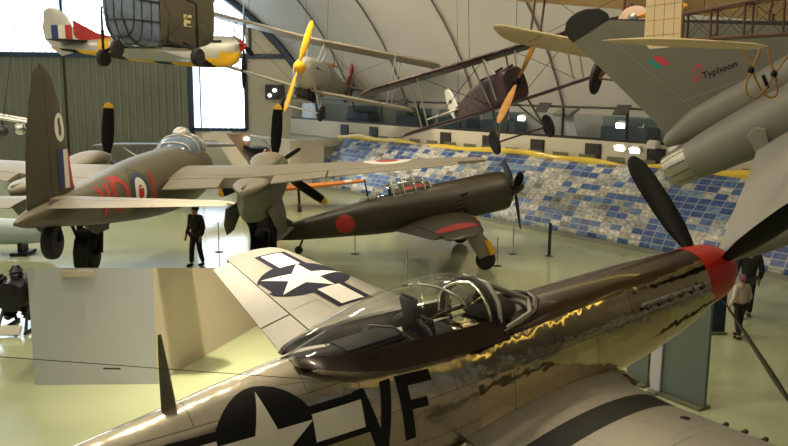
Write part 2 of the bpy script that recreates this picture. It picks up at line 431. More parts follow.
# daylight glazing
def win_mat(name, strength, lines):
    m = bpy.data.materials.new(name); m.use_nodes = True; nt = m.node_tree; L = nt.links.new; b = nt.nodes['Principled BSDF']
    b.inputs['Base Color'].default_value = (.8, .85, .9, 1); b.inputs['Roughness'].default_value = .2
    tc = nt.nodes.new('ShaderNodeTexCoord'); wv = nt.nodes.new('ShaderNodeTexWave'); wv.inputs['Scale'].default_value = lines; wv.bands_direction = 'X'
    wv.inputs['Distortion'].default_value = 0
    L(tc.outputs['Object'], wv.inputs['Vector']); rp = nt.nodes.new('ShaderNodeValToRGB'); e = rp.color_ramp.elements
    e[0].color = (.19, .26, .33, 1); e[1].position = .3; e[1].color = (.75, .89, 1, 1); L(wv.outputs['Fac'], rp.inputs['Fac']); L(rp.outputs['Color'], b.inputs['Emission Color'])
    b.inputs['Emission Strength'].default_value = strength; return m
WM = win_mat('daylight_glazing', 4.8, .9)
mb = MB(); mb.box(((xL + xp2) / 2, EY + .16, (zb + 17) / 2), (xp2 - xL, .04, 17 - zb)); mb.add([(xp2, EY + .14, zb), (xR + 3, EY + .14, zb), (xR + 3, EY + .14, 17), (xp2, EY + .14, 17)], [(0, 1, 2, 3)], 0, False)
w1 = struct(mb.build('window_1', WM))
mb = MB(); mb.box(((xp1 + xp2) / 2, EY + .16, (zl + zb) / 2), (xp2 - xp1, .04, zb - zl)); w2 = struct(mb.build('window_2', WM))
# upper right glazing sits in front of the beige wall, bounded below by the beam
mb = MB()
for x in (-44, -38, -32, -26, -19.5, xp1, xp2 + .3): mb.box((x, EY - .02, (zb + 17) / 2), (.16, .16, 17 - zb))
mb.box(((xL + xR) / 2, EY - .05, zb), (xR - xL, .2, .28)); mb.box(((xL + xR) / 2, EY - .02, 11.6), (xR - xL, .12, .12))
struct(mb.build('window_frame', 'frame_blue')).parent = w1
mb = MB()
mb.box((xp1, EY - .03, zb / 2), (.3, .18, zb)); mb.box((xp2, EY - .03, (zl + zb) / 2), (.22, .18, zb - zl)); mb.box(((xp1 + xp2) / 2, EY - .03, zl), (xp2 - xp1, .18, .2)); mb.box((xp1 + .55, EY - .03, (zl + zb) / 2), (.07, .14, zb - zl))
struct(mb.build('window_frame', 'frame_blue')).parent = w2
# beam and dark rim where vault meets the end wall
mb = MB(); pts = []
for q in range(60):
    w, z = vault(rad(12) + rad(110) * q / 59); w = VC + (w - VC) * .99; z *= .99
    y = EY - .25; x = (w - .596 * y) / .803; pts.append((x, y, z))
mb.tube(pts, .22, 6); struct(mb.build('trim_9', 'frame_blue'))
# beige part of the wall beneath the arch foot
# corrugated hangar doors
mb = MB(); vs = []; n = int((xp1 - xL) / .11); x = xL
for i in range(n + 1):
    x = xL + (xp1 - xL) * i / n; d = (0, .09, .09, 0)[i % 4]
    vs += [(x, EY + .05 - d, 0), (x, EY + .05 - d, zb - .1)]
mb.add(vs, [(2 * i, 2 * i + 2, 2 * i + 3, 2 * i + 1) for i in range(n)], 0, False)
defm('corrugated', (.23, .23, .185), .55, .1, .1, 1.5)
d1 = struct(mb.build('door_1', 'corrugated'))
mb = MB()
for x in (-39, -32.5, -26, -19.5): mb.box((x, EY - .06, zb / 2), (.12, .1, zb - .2))
struct(mb.build('door_stile', 'rail_dark')).parent = d1

# partition wall between the doors and the display wall, with a grey door
PY = 44.0
def pw(px, py): p = at(px, py, PY); return p.x, p.z
# gallery wall: back wall under the gallery, white fascia band, floor slab
U0, U1 = -24, 41.5
mb = MB()
def hallbox(w0, w1, u0_, u1_, z0, z1, mi=0, tgt=None):
    t = tgt or mb
    vs = [WU(w, u, z) for w in (w0, w1) for u in (u0_, u1_) for z in (z0, z1)]
    t.add(vs, [(0, 1, 3, 2), (4, 6, 7, 5), (0, 4, 5, 1), (2, 3, 7, 6), (0, 2, 6, 4), (1, 5, 7, 3)], mi, False)
hallbox(23.2, 23.45, U0, U1, 2.3, 3.18)
hallbox(23.3, 23.45, U0, U1, 0, 2.3)
struct(mb.build('wall_right', 'wall_cream'))
mb = MB(); hallbox(23.45, 25.6, U0, U1, 2.9, 3.1); struct(mb.build('trim_10', 'gal_floor'))
# end return of the gallery and low partition with door
mb = MB(); hallbox(20.3, 23.3, 35.2, 35.4, 0, 2.35); hallbox(19.6, 20.3, 35.2, 41.8, 0, 2.35); struct(mb.build('wall_partition', 'wall_beige'))
p0 = pw(316, 163)
mb = MB(); hallbox(21.55, 22.35, 35.14, 35.22, 0, 2.0); d2 = struct(mb.build('door_2', 'door_grey'))
mb = MB(); hallbox(21.47, 21.55, 35.1, 35.22, 0, 2.1); hallbox(22.35, 22.43, 35.1, 35.22, 0, 2.1); hallbox(21.47, 22.43, 35.1, 35.22, 2.0, 2.1); struct(mb.build('door_frame', 'wall_cream')).parent = d2
mb = MB(); mb.ell(tuple(WU(21.65, 35.1, 1.0)), (.05, .05, .05), 0, 6); struct(mb.build('door_handle', 'chrome')).parent = d2

# gallery railing
rl = thing('gallery_railing', 'dark railing along the edge of the upper gallery', 'railing', WU(23.3, 14, 3.18))
o0 = V(rl.location)
def rb(name, fn, m):
    mb = MB(); fn(mb)
    mb.v = [p - o0 for p in mb.v]; return mb.build(name, m, rl)
rb('handrail', lambda q: q.tube([WU(23.32, U0, 4.35), WU(23.32, U1, 4.35)], .045, 8), 'rail_dark')
rb('bottom_rail', lambda q: hallbox(23.22, 23.4, U0, U1, 3.18, 3.27, 0, q), 'rail_dark')
for u in [U0 + .5 + 2.95 * i for i in range(20)]:
    rb('post', lambda q: hallbox(23.29, 23.36, u - .035, u + .035, 3.2, 4.35, 0, q), 'rail_dark')
rb('glass_panel', lambda q: q.add([WU(23.33, U0, 3.28), WU(23.33, U1, 3.28), WU(23.33, U1, 4.1), WU(23.33, U0, 4.1)], [(0, 1, 2, 3)], 0, False), CASEGLASS)

# panels clipped to the railing
for u, lb in ((17.9, 'dark tilted reading panel on gallery railing, right one, near the spotlights'), (21.6, 'dark tilted reading panel on gallery railing above the purple biplane wheel'), (30.6, 'dark tilted reading panel on gallery railing beside white biplane rudder')):
    t = thing('reading_panel', lb, 'sign', WU(23.2, u, 4.3), Matrix.Rotation(rad(126.6), 3, 'Z'), group='reading panels on the gallery railing')
    mb = MB(); mb.box((0, -.06, -.04), (.05, .14, .06)); mb.build('bracket', 'dark_metal', t)
    mb = MB(); mb.box((0, .06, 0), (.62, .46, .03), 0, Matrix.Rotation(rad(-52), 3, 'X'), .01); mb.build('board', 'vent_dark', t)

# fascia vents
for i, (px, lb) in enumerate(((345, 'farthest small black square vent on white gallery band'), (374, 'second farthest black square vent on white gallery band'), (446, 'black square vent on white band beside dark biplane lower wing tip'), (489, 'black square vent half hidden behind left wheel of purple biplane'), (538, 'black square vent on white band right of purple biplane wheels'), (594, 'black square vent on white band below gallery, left of white spotlights'), (657.5, 'black square vent on white band right of white spotlights'))):
    d = ray(px, 140); F = 23.2 / (.803 * d.x + .596 * d.y); p = CP + d * F; u = -.596 * p.x + .803 * p.y
    t = thing('vent_grille', lb, 'vent', WU(23.2, u, 2.78), Matrix.Rotation(math.atan2(.803, -.596), 3, 'Z'), group='black vents on the gallery band')
    mb = MB(); mb.box((0, .03, 0), (.72, .06, .56), 0, None, .01); mb.build('frame', 'rail_dark', t)
    mb = MB()
    for k in range(6): mb.box((0, .065, -.2 + k * .08), (.62, .03, .035), 0, Matrix.Rotation(rad(30), 3, 'X'))
    mb.build('louvre', 'vent_dark', t)

# white spotlights fixed on the gallery band
def spot(px, py, lb, tilt=25, on=True, W=22.95):
    d = ray(px, py); F = W / (.803 * d.x + .596 * d.y); p = CP + d * F
    t = thing('spotlight', lb, 'lamp', p, Matrix.Rotation(math.atan2(-.596, -.803) - pi / 2, 3, 'Z'), group='white spotlights on the gallery edge')
    mb = MB(); mb.box((0, -.14, .02), (.05, .28, .05), 0, None, .01); mb.build('bracket', 'lamp_shell', t)
    R = Matrix.Rotation(rad(-tilt), 3, 'X')
    mb = MB(); mb.box((0, .02, 0), (.42, .26, .24), 0, R, .05); mb.build('housing', 'lamp_shell', t)
    mb = MB(); mb.box((0, .16, -.06), (.36, .02, .18), 0, R); mb.build('lens', 'lamp_white' if on else 'lamp_shell', t, None)
    return t
spot(622, 146.5, 'white rectangular spotlight on gallery band, left one of the pair above propeller blade')
spot(637, 149, 'white rectangular spotlight on gallery band, right one of the pair above propeller blade')
spot(654, 144, 'pale spotlight on gallery band just above the last black vent', -10, False)
spot(623, 124, 'small bright lamp body standing in for a reflection behind the gallery railing', 5, True, 23.85)  # added glowing lamp takes the place of a bright reflection
spot(524, 117, 'small bright round lamp in the gallery behind purple biplane undercarriage', 5, True, 23.85)

# gallery display cases and lectern
for u, lb in ((18.6, 'low dark glass showcase on gallery at right behind railing'), (25.2, 'low dark glass showcase on gallery left of pale lectern'), (28.2, 'low dark glass showcase on gallery behind purple biplane'), (31.5, 'low dark glass showcase on gallery behind white rudder'), (36, 'farthest low dark glass showcase on the gallery')):
    t = thing('showcase', lb, 'display case', WU(24.55, u, 3.1), Matrix.Rotation(math.atan2(.803, -.596), 3, 'Z'), group='showcases on the gallery')
    mb = MB(); mb.box((0, 0, .28), (2.1, .7, .56), 0, None, .02); mb.build('base', 'gal_case', t)
    mb = MB(); mb.box((0, 0, .74), (2.0, .6, .34)); mb.build('glass_cover', CASEGLASS, t)
    mb = MB(); mb.ell((.3, 0, .63), (.3, .16, .07), 0, 8); mb.ell((-.5, 0, .62), (.22, .18, .06), 0, 8); mb.build('exhibit', 'grey_green', t)
d = ray(573, 116); F = 23.75 / (.803 * d.x + .596 * d.y); p = CP + d * F
t = thing('gallery_lectern', 'pale angled display stand on the gallery behind the railing', 'display stand', V((p.x, p.y, 3.1)), Matrix.Rotation(math.atan2(.803, -.596), 3, 'Z'))
mb = MB(); mb.box((0, 0, .03), (.7, .5, .06), 0, None, .01); mb.build('base', 'dark_metal', t)
mb = MB(); mb.box((.1, 0, .5), (.5, .06, .95), 0, Matrix.Rotation(rad(18), 3, 'Y'), .02); mb.build('column', 'lamp_shell', t)
mb = MB(); mb.box((.25, .1, 1.05), (.85, .6, .12), 0, Matrix.Rotation(rad(-25), 3, 'X'), .02); mb.build('top', 'door_grey', t)

# curved timeline wall of picture tiles
mt = bpy.data.materials.new('timeline_tiles'); mt.use_nodes = True; nt = mt.node_tree; L = nt.links.new; b = nt.nodes['Principled BSDF']
b.inputs['Roughness'].default_value = .35
def nd(t, **kw):
    n = nt.nodes.new(t)
    for k, v in kw.items(): setattr(n, k, v)
    return n
uv = nd('ShaderNodeUVMap'); fl = nd('ShaderNodeVectorMath', operation='FLOOR'); fr = nd('ShaderNodeVectorMath', operation='FRACTION')
L(uv.outputs[0], fl.inputs[0]); L(uv.outputs[0], fr.inputs[0])
wn = nd('ShaderNodeTexWhiteNoise', noise_dimensions='2D'); L(fl.outputs[0], wn.inputs['Vector'])
cl = nd('ShaderNodeTexNoise'); cl.inputs['Scale'].default_value = .22; cl.inputs['Detail'].default_value = 1; L(fl.outputs[0], cl.inputs['Vector'])
ad = nd('ShaderNodeMath', operation='MULTIPLY_ADD'); ad.inputs[1].default_value = 2.6; ad.inputs[2].default_value = -1.3; L(cl.outputs['Fac'], ad.inputs[0])
a2 = nd('ShaderNodeMath', operation='MULTIPLY_ADD', use_clamp=True); a2.inputs[1].default_value = .75; a2.inputs[2].default_value = .12; L(wn.outputs['Value'], a2.inputs[0])
a3 = nd('ShaderNodeMath', operation='ADD', use_clamp=True); L(ad.outputs[0], a3.inputs[0]); L(a2.outputs[0], a3.inputs[1])
rp = nd('ShaderNodeValToRGB'); rp.color_ramp.interpolation = 'CONSTANT'; e = rp.color_ramp.elements
cols = [(0, (.04, .09, .29)), (.20, (.065, .14, .36)), (.32, (.16, .26, .45)), (.42, (.42, .45, .46)), (.52, (.58, .57, .52)), (.62, (.33, .34, .32)), (.70, (.20, .19, .16)), (.76, (.07, .15, .36)), (.85, (.46, .44, .38)), (.92, (.62, .60, .54))]
e[0].position = 0; e[0].color = cols[0][1] + (1,); e[1].position = cols[1][0]; e[1].color = cols[1][1] + (1,)
for p_, c_ in cols[2:]: q = e.new(p_); q.color = c_ + (1,)
L(a3.outputs[0], rp.inputs['Fac'])
# a mottled "photo" and text block inside each tile
sc = nd('ShaderNodeVectorMath', operation='MULTIPLY'); sc.inputs[1].default_value = (3.1, 2.1, 1); L(uv.outputs[0], sc.inputs[0])
ph = nd('ShaderNodeTexNoise'); ph.inputs['Scale'].default_value = 1; ph.inputs['Detail'].default_value = 4; L(sc.outputs[0], ph.inputs['Vector'])
pr = nd('ShaderNodeValToRGB'); pe = pr.color_ramp.elements; pe[0].position = .40; pe[0].color = (.25, .25, .27, 1); pe[1].position = .60; pe[1].color = (1.5, 1.5, 1.45, 1); L(ph.outputs['Fac'], pr.inputs['Fac'])
mx = nd('ShaderNodeMix', data_type='RGBA', blend_type='MULTIPLY'); mx.inputs[0].default_value = .5; L(rp.outputs['Color'], mx.inputs[6]); L(pr.outputs['Color'], mx.inputs[7])
sp = nd('ShaderNodeSeparateXYZ'); L(fr.outputs[0], sp.inputs[0])
def edge(o_, w):
    s1 = nd('ShaderNodeMath', operation='SUBTRACT'); s1.inputs[1].default_value = .5; L(o_, s1.inputs[0])
    ab = nd('ShaderNodeMath', operation='ABSOLUTE'); L(s1.outputs[0], ab.inputs[0])
    gt = nd('ShaderNodeMath', operation='GREATER_THAN'); gt.inputs[1].default_value = .5 - w; L(ab.outputs[0], gt.inputs[0]); return gt.outputs[0]
mxm = nd('ShaderNodeMath', operation='MAXIMUM'); L(edge(sp.outputs[0], .035), mxm.inputs[0]); L(edge(sp.outputs[1], .06), mxm.inputs[1])
m3 = nd('ShaderNodeMix', data_type='RGBA'); m3.inputs[7].default_value = (.36, .38, .38, 1); L(mxm.outputs[0], m3.inputs[0]); L(mx.outputs[2], m3.inputs[6]); L(m3.outputs[2], b.inputs['Base Color'])
tw = thing('timeline_wall', 'long curved exhibition wall covered in small blue and white picture tiles under yellow ribbon', 'display wall', WU(21, 14, 0))
o0 = V(tw.location)
def prof(t): return 20.9 + 2.05 * t ** 1.45, .12 + 2.3 * t
me = bpy.data.meshes.new('tile_panel'); vs = []; fs = []; uvs = []
NU, NT = 120, 14; UA, UB = -23, 35.2
for i in range(NU + 1):
    u = UA + (UB - UA) * i / NU
    for k in range(NT + 1): w, z = prof(k / NT); vs.append(WU(w, u, z) - o0)
for i in range(NU):
    for k in range(NT): a = i * (NT + 1) + k; fs.append((a, a + 1, a + NT + 2, a + NT + 1))
me.from_pydata([tuple(q) for q in vs], [], fs); ul = me.uv_layers.new(name='UVMap')
for p in me.polygons:
    p.use_smooth = True
    for li in p.loop_indices:
        vi = me.loops[li].vertex_index; i, k = divmod(vi, NT + 1); ul.data[li].uv = ((UB - UA) * i / NU / .42 + 10, k / NT * 13)
me.materials.append(mt); o = bpy.data.objects.new('tile_panel', me); COL.objects.link(o); o.parent = tw
so = o.modifiers.new('s', 'SOLIDIFY'); so.thickness = .04; so.offset = 1
# plinth and end panel
mb = MB(); hallbox(20.85, 21.05, UA, UB, 0, .13); mb.v = [p - o0 for p in mb.v]; mb.build('plinth', 'door_grey', tw)
mb = MB()
pr_ = [prof(k / 10) for k in range(11)]
vs = [WU(w, UB + .02, z) - o0 for w, z in pr_] + [WU(23.15, UB + .02, 2.42) - o0, WU(23.15, UB + .02, 0) - o0, WU(20.9, UB + .02, 0) - o0]
mb.add(vs, [list(range(len(vs)))], 0, False); mb.build('end_panel', 'blue_mark', tw)
# yellow wavy ribbon along the top
mb = MB(); rings = []
for i in range(201):
    u = -24 + (35.9 + 24) * i / 200; s_ = sin(u * .62) * .05 + sin(u * 1.7) * .03
    c = WU(22.95 + .04 * sin(u * .9), u, 2.40 + s_ * 1.2); n = V((.803, .596, 0)); ring = []
    for j in range(10):
        a = 2 * pi * j / 10; ring.append(c - n * cos(a) * .09 + V((0, 0, 1)) * sin(a) * (.17 + .03 * sin(u * 2.1)) - o0)
    rings.append(ring)
mb.rings(rings); mb.build('yellow_ribbon', 'ribbon', tw, None)
# small grey name flags on top of the ribbon
mb = MB()
for i in range(34):
    u = -8 + i * 1.28; hallbox(23.02, 23.05, u, u + .75, 2.50, 2.66, 0); 
mb.v = [p - o0 for p in mb.v]; mb.build('heading_strip', 'grey_green', tw)

# staircase behind the left aeroplane
t = thing('staircase', 'staircase with pale sloping side and dark treads against the far wall', 'staircase', gz(245, 170) * 0 + V((at(245, 168, 41).x, 41, 0))); o0 = V(t.location)
def sp(px, py, y=41): q = at(px, py, y) - o0; return (q.x, q.z)
pl = [sp(*q) for q in ((203, 133), (225, 133), (253, 168), (253, 186), (246, 186), (217, 140), (203, 140))]
for y in (-.15, 1.5):
    mb = MB(); mb.prism(pl, y, y + .12); mb.build('stringer', 'stair_white', t)
mb = MB(); mb.prism([sp(*q) for q in ((226, 134), (249, 134), (249, 158), (245, 158))], .2, .3); mb.build('side_panel', 'stair_brown', t)
for k in range(7):
    x, z = sp(247 + k * 1.2, 149 + 3.6 * k); mb = MB(); mb.box((x + .45, .7, z), (1.0, 1.4, .09)); mb.build('tread', 'black', t)
mb = MB(); q = sp(244, 146); r_ = sp(266, 159); mb.tube([(q[0], -.1, q[1]), (r_[0], -.1, r_[1])], .12, 6); mb.build('handrail', 'black', t)
mb = MB(); q = sp(262, 140); r_ = sp(284, 160); mb.tube([(q[0], .3, q[1]), (r_[0], .3, r_[1]), (r_[0], .3, 0)], .03, 6); mb.build('grab_rail', 'door_grey', t)
mb = MB(); q = sp(246, 139); mb.ell((q[0], .12, q[1]), (.16, .08, .09), 0, 8); mb.build('lamp', 'lamp_white', t)
q = sp(250, 184); mb = MB(); mb.box((q[0], .7, q[1] / 2), (.3, 1.3, q[1])); mb.build('support', 'stair_white', t)
# small dark notice with lamps high on the end wall
t = thing('wall_screen', 'dark grey notice screen high on the beige end wall', 'screen', at(275, 92, 47.8))
mb = MB(); mb.box((0, 0, 0), (1.15, .12, .85), 0, None, .02); mb.build('screen', 'vent_dark', t)
mb = MB(); mb.ell((.0, -.12, .1), (.12, .08, .1), 0, 6); mb.ell((-.3, -.12, -.2), (.1, .08, .1), 0, 6); mb.build('lamp', 'lamp_white', t)
t = thing('wall_light', 'small pale oval light on beige wall below silver biplane', 'lamp', at(300, 125, 46.5))
mb = MB(); mb.ell((0, 0, 0), (.2, .1, .09), 0, 8); mb.build('shade', 'lamp_shell', t); mb = MB(); mb.box((0, .8, 0), (.08, 1.5, .08)); mb.build('bracket', 'lamp_shell', t)

# white wedge plinth carrying the tail wheel of the left aeroplane
a = gz(35, 385); bq = gz(157.5, 384); c = gz(258, 325)
def top_z(p, py):  # height of the sight plane through row py above ground point p
    d = ray(394 + FOC * (p - CP).dot(cr) / (p - CP).dot(cf), py); return CP.z + d.z * (p - CP).y / d.y
c = bq + (c - bq) * 1.15; dd = a + (c - bq)
za, zb_, zc = top_z(a, 268), top_z(bq, 268), top_z(c, 268); zd = za + (zc - zb_)
t = thing('display_plinth', 'white wedge-shaped plinth under the tail of the olive twin-engined aircraft', 'plinth', (a + bq) / 2); o0 = V(t.location)
mb = MB(); vs = [q - o0 for q in (a, bq, c, dd)] + [V((q.x, q.y, z)) - o0 for q, z in ((a, za), (bq, zb_), (c, zc), (dd, zd))]
mb.add([vs[0], vs[1], vs[5], vs[4]], [(0, 1, 2, 3)], 0, False); mb.build('front_panel', 'plinth_grey', t)
mb = MB(); mb.add([vs[1], vs[2], vs[6], vs[5]], [(0, 1, 2, 3)], 0, False); mb.build('side_panel', 'plinth_cream', t)
mb = MB(); mb.add(vs, [(4, 5, 6, 7), (3, 2, 6, 7), (0, 3, 7, 4), (0, 1, 2, 3)], 0, False); mb.build('top_panel', 'plinth_grey', t)
p1 = at(61, 270, a.y - .02) - o0; p2 = at(94, 277, a.y - .02) - o0
mb = MB(); mb.box(((p1.x + p2.x) / 2, p1.y - .02, (p1.z + p2.z) / 2), (p2.x - p1.x, .06, p1.z - p2.z), 0, None, .01); mb.build('wheel_board', 'plinth_cream', t)
p1 = at(104, 366, a.y - .03) - o0; p2 = at(121, 370, a.y - .03) - o0
mb = MB(); mb.box(((p1.x + p2.x) / 2, p1.y - .03, (p1.z + p2.z) / 2), (p2.x - p1.x, .02, .025)); mb.build('name_strip', 'vent_dark', t)
PL = (a, bq, za)

# display panels under the nose of the silver fighter
def upright(name, lb, cat, px0, py0, px1, py1, h, m, th=.06, base='grey_green', grp=None):
    p, q = gz(px0, py0), gz(px1, py1); t = thing(name, lb, cat, (p + q) / 2, Matrix.Rotation(math.atan2(q.y - p.y, q.x - p.x), 3, 'Z'), group=grp)
    l = (q - p).length
    mb = MB(); mb.box((0, 0, h / 2 + .04), (l, th, h), 0, None, .008); mb.build('board', m, t)
    mb = MB(); mb.box((0, 0, .02), (l, .3, .04), 0, None, .01); mb.build('foot', base, t)
    return t
upright('exhibition_board', 'large grey-green display panel standing on the floor under silver fighter nose', 'panel', 661, 393, 705, 410, 1.75, 'panel_grey')
upright('exhibition_board', 'smaller grey-green display panel left of pale totem, below silver cowling', 'panel', 627, 379, 648, 387, 1.75, 'panel_grey')
upright('display_totem', 'narrow pale panel between two grey-green panels below silver cowling', 'panel', 650, 391, 660, 394, 1.75, 'plinth_grey', .05)
upright('exhibition_board', 'dark navy display panel behind the red spinner', 'panel', 706, 333, 724, 333, 1.7, 'panel_navy')
# slender floor stanchions of the barriers
for px, py, h, m, lb in ((549, 256, 1.0, 'rail_dark', 'dark barrier post on the floor right of brown fighter wheel'), (355, 254, .8, 'chrome', 'thin barrier post below red disc of brown fighter'), (497, 266, .8, 'chrome', 'thin barrier post right of yellow wheel cover'), (219, 252, .9, 'chrome', 'thin barrier post on pale floor right of standing man'), (407, 286, .9, 'chrome', 'thin barrier post behind the clear canopy'), (513, 254, .8, 'chrome', 'thin barrier post below black propeller of brown fighter')):
    t = thing('barrier_post', lb, 'barrier post', gz(px, py), group='barrier posts on the floor')
    mb = MB(); mb.lathe([(0, .13), (.012, .13), (.025, .03)], 16, 0, 'z'); mb.build('base', 'dark_metal', t)
    mb = MB(); mb.lathe([(.02, .018 if m == 'chrome' else .05), (h, .018 if m == 'chrome' else .05), (h + .03, .01)], 10, 0, 'z'); mb.build('post', m, t)

# bench engine at the far left
t = thing('engine_exhibit', 'black aero engine on stand at left edge beside white plinth', 'engine', gz(18, 330)); 
mb = MB(); mb.lathe([(-.5, .1), (-.45, .3), (-.2, .36), (.3, .36), (.5, .2), (.62, .08)], 20, 0, 'y', None, (0, .2, .75)); mb.build('crankcase', 'engine_black', t)
for k in range(7):
    a_ = 2 * pi * k / 7; mb = MB()
    R = Matrix.Rotation(a_, 3, 'Y'); mb.lathe([(.3, .1), (.32, .15), (.38, .11), (.4, .15), (.46, .11), (.48, .15), (.54, .1), (.6, .06)], 10, 0, 'z', R, (0, .1, .75)); mb.build('engine_cylinder', 'engine_black', t)
for sx in (-.3, .3):
    mb = MB(); mb.tube([(sx, -.3, .03), (sx * .7, .1, .7), (sx, .6, .03)], .035, 6); mb.tube([(sx, -.35, .03), (sx, .7, .03)], .035, 6); mb.build('stand_frame', 'dark_metal', t)
mb = MB(); mb.box((.05, -.42, .12), (.42, .06, .2), 0, Matrix.Rotation(rad(-30), 3, 'X'), .01); mb.build('label_board', 'white', t)
# lighting bar with two lamp heads at the far left
t = thing('lighting_bar', 'pale metal lighting bar with lamp heads in front of corrugated doors', 'lamp', at(12, 118, 27)); o0 = V(t.location)
a_ = at(-30, 112, 27) - o0; b_ = at(33, 123, 27) - o0
mb = MB(); mb.tube([a_, b_], .07, 8); mb.tube([a_ + V((0, .25, .06)), b_ + V((0, .25, .06))], .05, 8); mb.build('bar', 'chrome', t)
for px, py in ((3, 131), (20, 129)):
    c_ = at(px, py, 27) - o0; mb = MB(); mb.ell(c_, (.18, .18, .2), 0, 8); mb.tube([c_, c_ + V((0, 0, .35))], .04, 6); mb.build('lamp_head', 'chrome' if px > 10 else 'dark_metal', t)
c_ = at(28, 136, 27) - o0; mb = MB(); mb.tube([c_ + V((0, 0, .45)), c_, c_ + V((.02, 0, -.35))], [.05, .07, .03], 8); mb.build('hanging_arm', 'black', t)
mb = MB(); mb.tube([a_ * .2, a_ * .2 + V((.5, 2, 7.5))], .015, 5); mb.tube([b_ * .8, b_ * .8 + V((0, 2, 7.5))], .012, 5); mb.build('suspension_wire', 'dark_metal', t)

# the near gallery from which the photograph is taken (below and behind the camera)
mb = MB(); mb.box((0, -3.2, 3.05), (40, 7.4, .3)); mb.box((0, .42, 3.6), (40, .12, 1.0)); struct(mb.build('wall_near', 'wall_shade'))
mb = MB()
for x in range(-18, 19, 6): mb.box((x, -.2, 1.45), (.5, .5, 2.9))
mb.box((0, -5, 1.45), (40, .2, 2.9)); struct(mb.build('wall_under', 'wall_shade'))

# ================================================================== LIGHTS
def area(name, loc, size, power, col, target=None, sy=None):
    l = bpy.data.lights.new(name, 'AREA'); l.energy = power; l.color = col; l.size = size
    if sy: l.shape = 'RECTANGLE'; l.size_y = sy
    o = bpy.data.objects.new(name, l); COL.objects.link(o); o.location = loc
    d = V(target if target is not None else (loc[0], loc[1], 0)) - V(loc); o.rotation_euler = d.to_track_quat('-Z', 'Y').to_euler(); return o
WARM = (1, .84, .60); SOFT = (1, .93, .81)
for w, u, p in ((7, 4, 95), (11, 11, 130), (7, 18, 320), (14, 21, 210), (2, 10, 270), (9, 29, 340), (0, 26, 420), (15, 3, 40), (-3, 0, 170), (-2, 17, 430), (8, 33, 120), (2, 36, 360)):
    area('hall_lamp', WU(w, u, 12.2), .6, p, WARM)
for w, u, p in ((4, 8, 330), (12, 14, 330), (5, 22, 520), (13, 26, 260), (-3, 12, 560), (-3, 26, 640), (3, -6, 160)):
    area('vault_uplight', WU(w, u, 8.4), 3, p, SOFT, WU(w, u, 15))
o = area('hall_lamp', (-2.0, 12.0, 11), .4, 115, WARM, (-2.4, 13.2, 0)); o.data.spread = rad(38)  # added spot, brightens the floor beside the plinth
area('gallery_light', WU(16, -9, 8.5), 1.0, 60, WARM, WU(23, -9, 1.5))  # added unseen light so the yellow ribbon shows in the metal's reflections
for w, ln, p, c in ((16.2, 42, 190, (1, .70, .14)), (12.2, 42, 80, (1, .74, .3))):   # added unseen strip lights, for yellow reflections along the silver fighter's flank
    o = area('glint_strip', WU(w, 4, 12.9), ln, p, c, None, .22); X = V((-.596, .803, 0)); Z = V((.803 * .4, .596 * .4, .916)).normalized(); Y = Z.cross(X)
    o.matrix_world = Matrix(((X.x, Y.x, Z.x, o.location.x), (X.y, Y.y, Z.y, o.location.y), (X.z, Y.z, Z.z, o.location.z), (0, 0, 0, 1)))
area('gallery_light', WU(16, 22, 8.8), 1.0, 170, WARM, WU(23, 22, 2)); area('gallery_light', WU(16, 30, 8.8), 1.0, 260, WARM, WU(23, 31, 2)); area('gallery_light', WU(16, 13, 8.8), 1.0, 150, WARM, WU(23, 13, 1.5))
wd = bpy.data.worlds.new('World'); SC.world = wd; wd.use_nodes = True
wd.node_tree.nodes['Background'].inputs[0].default_value = (.5, .6, .7, 1); wd.node_tree.nodes['Background'].inputs[1].default_value = .15
SC.view_settings.view_transform = 'Standard'; SC.view_settings.look = 'None'; SC.view_settings.gamma = 1; SC.view_settings.exposure = .28
SC.view_settings.use_curve_mapping = False

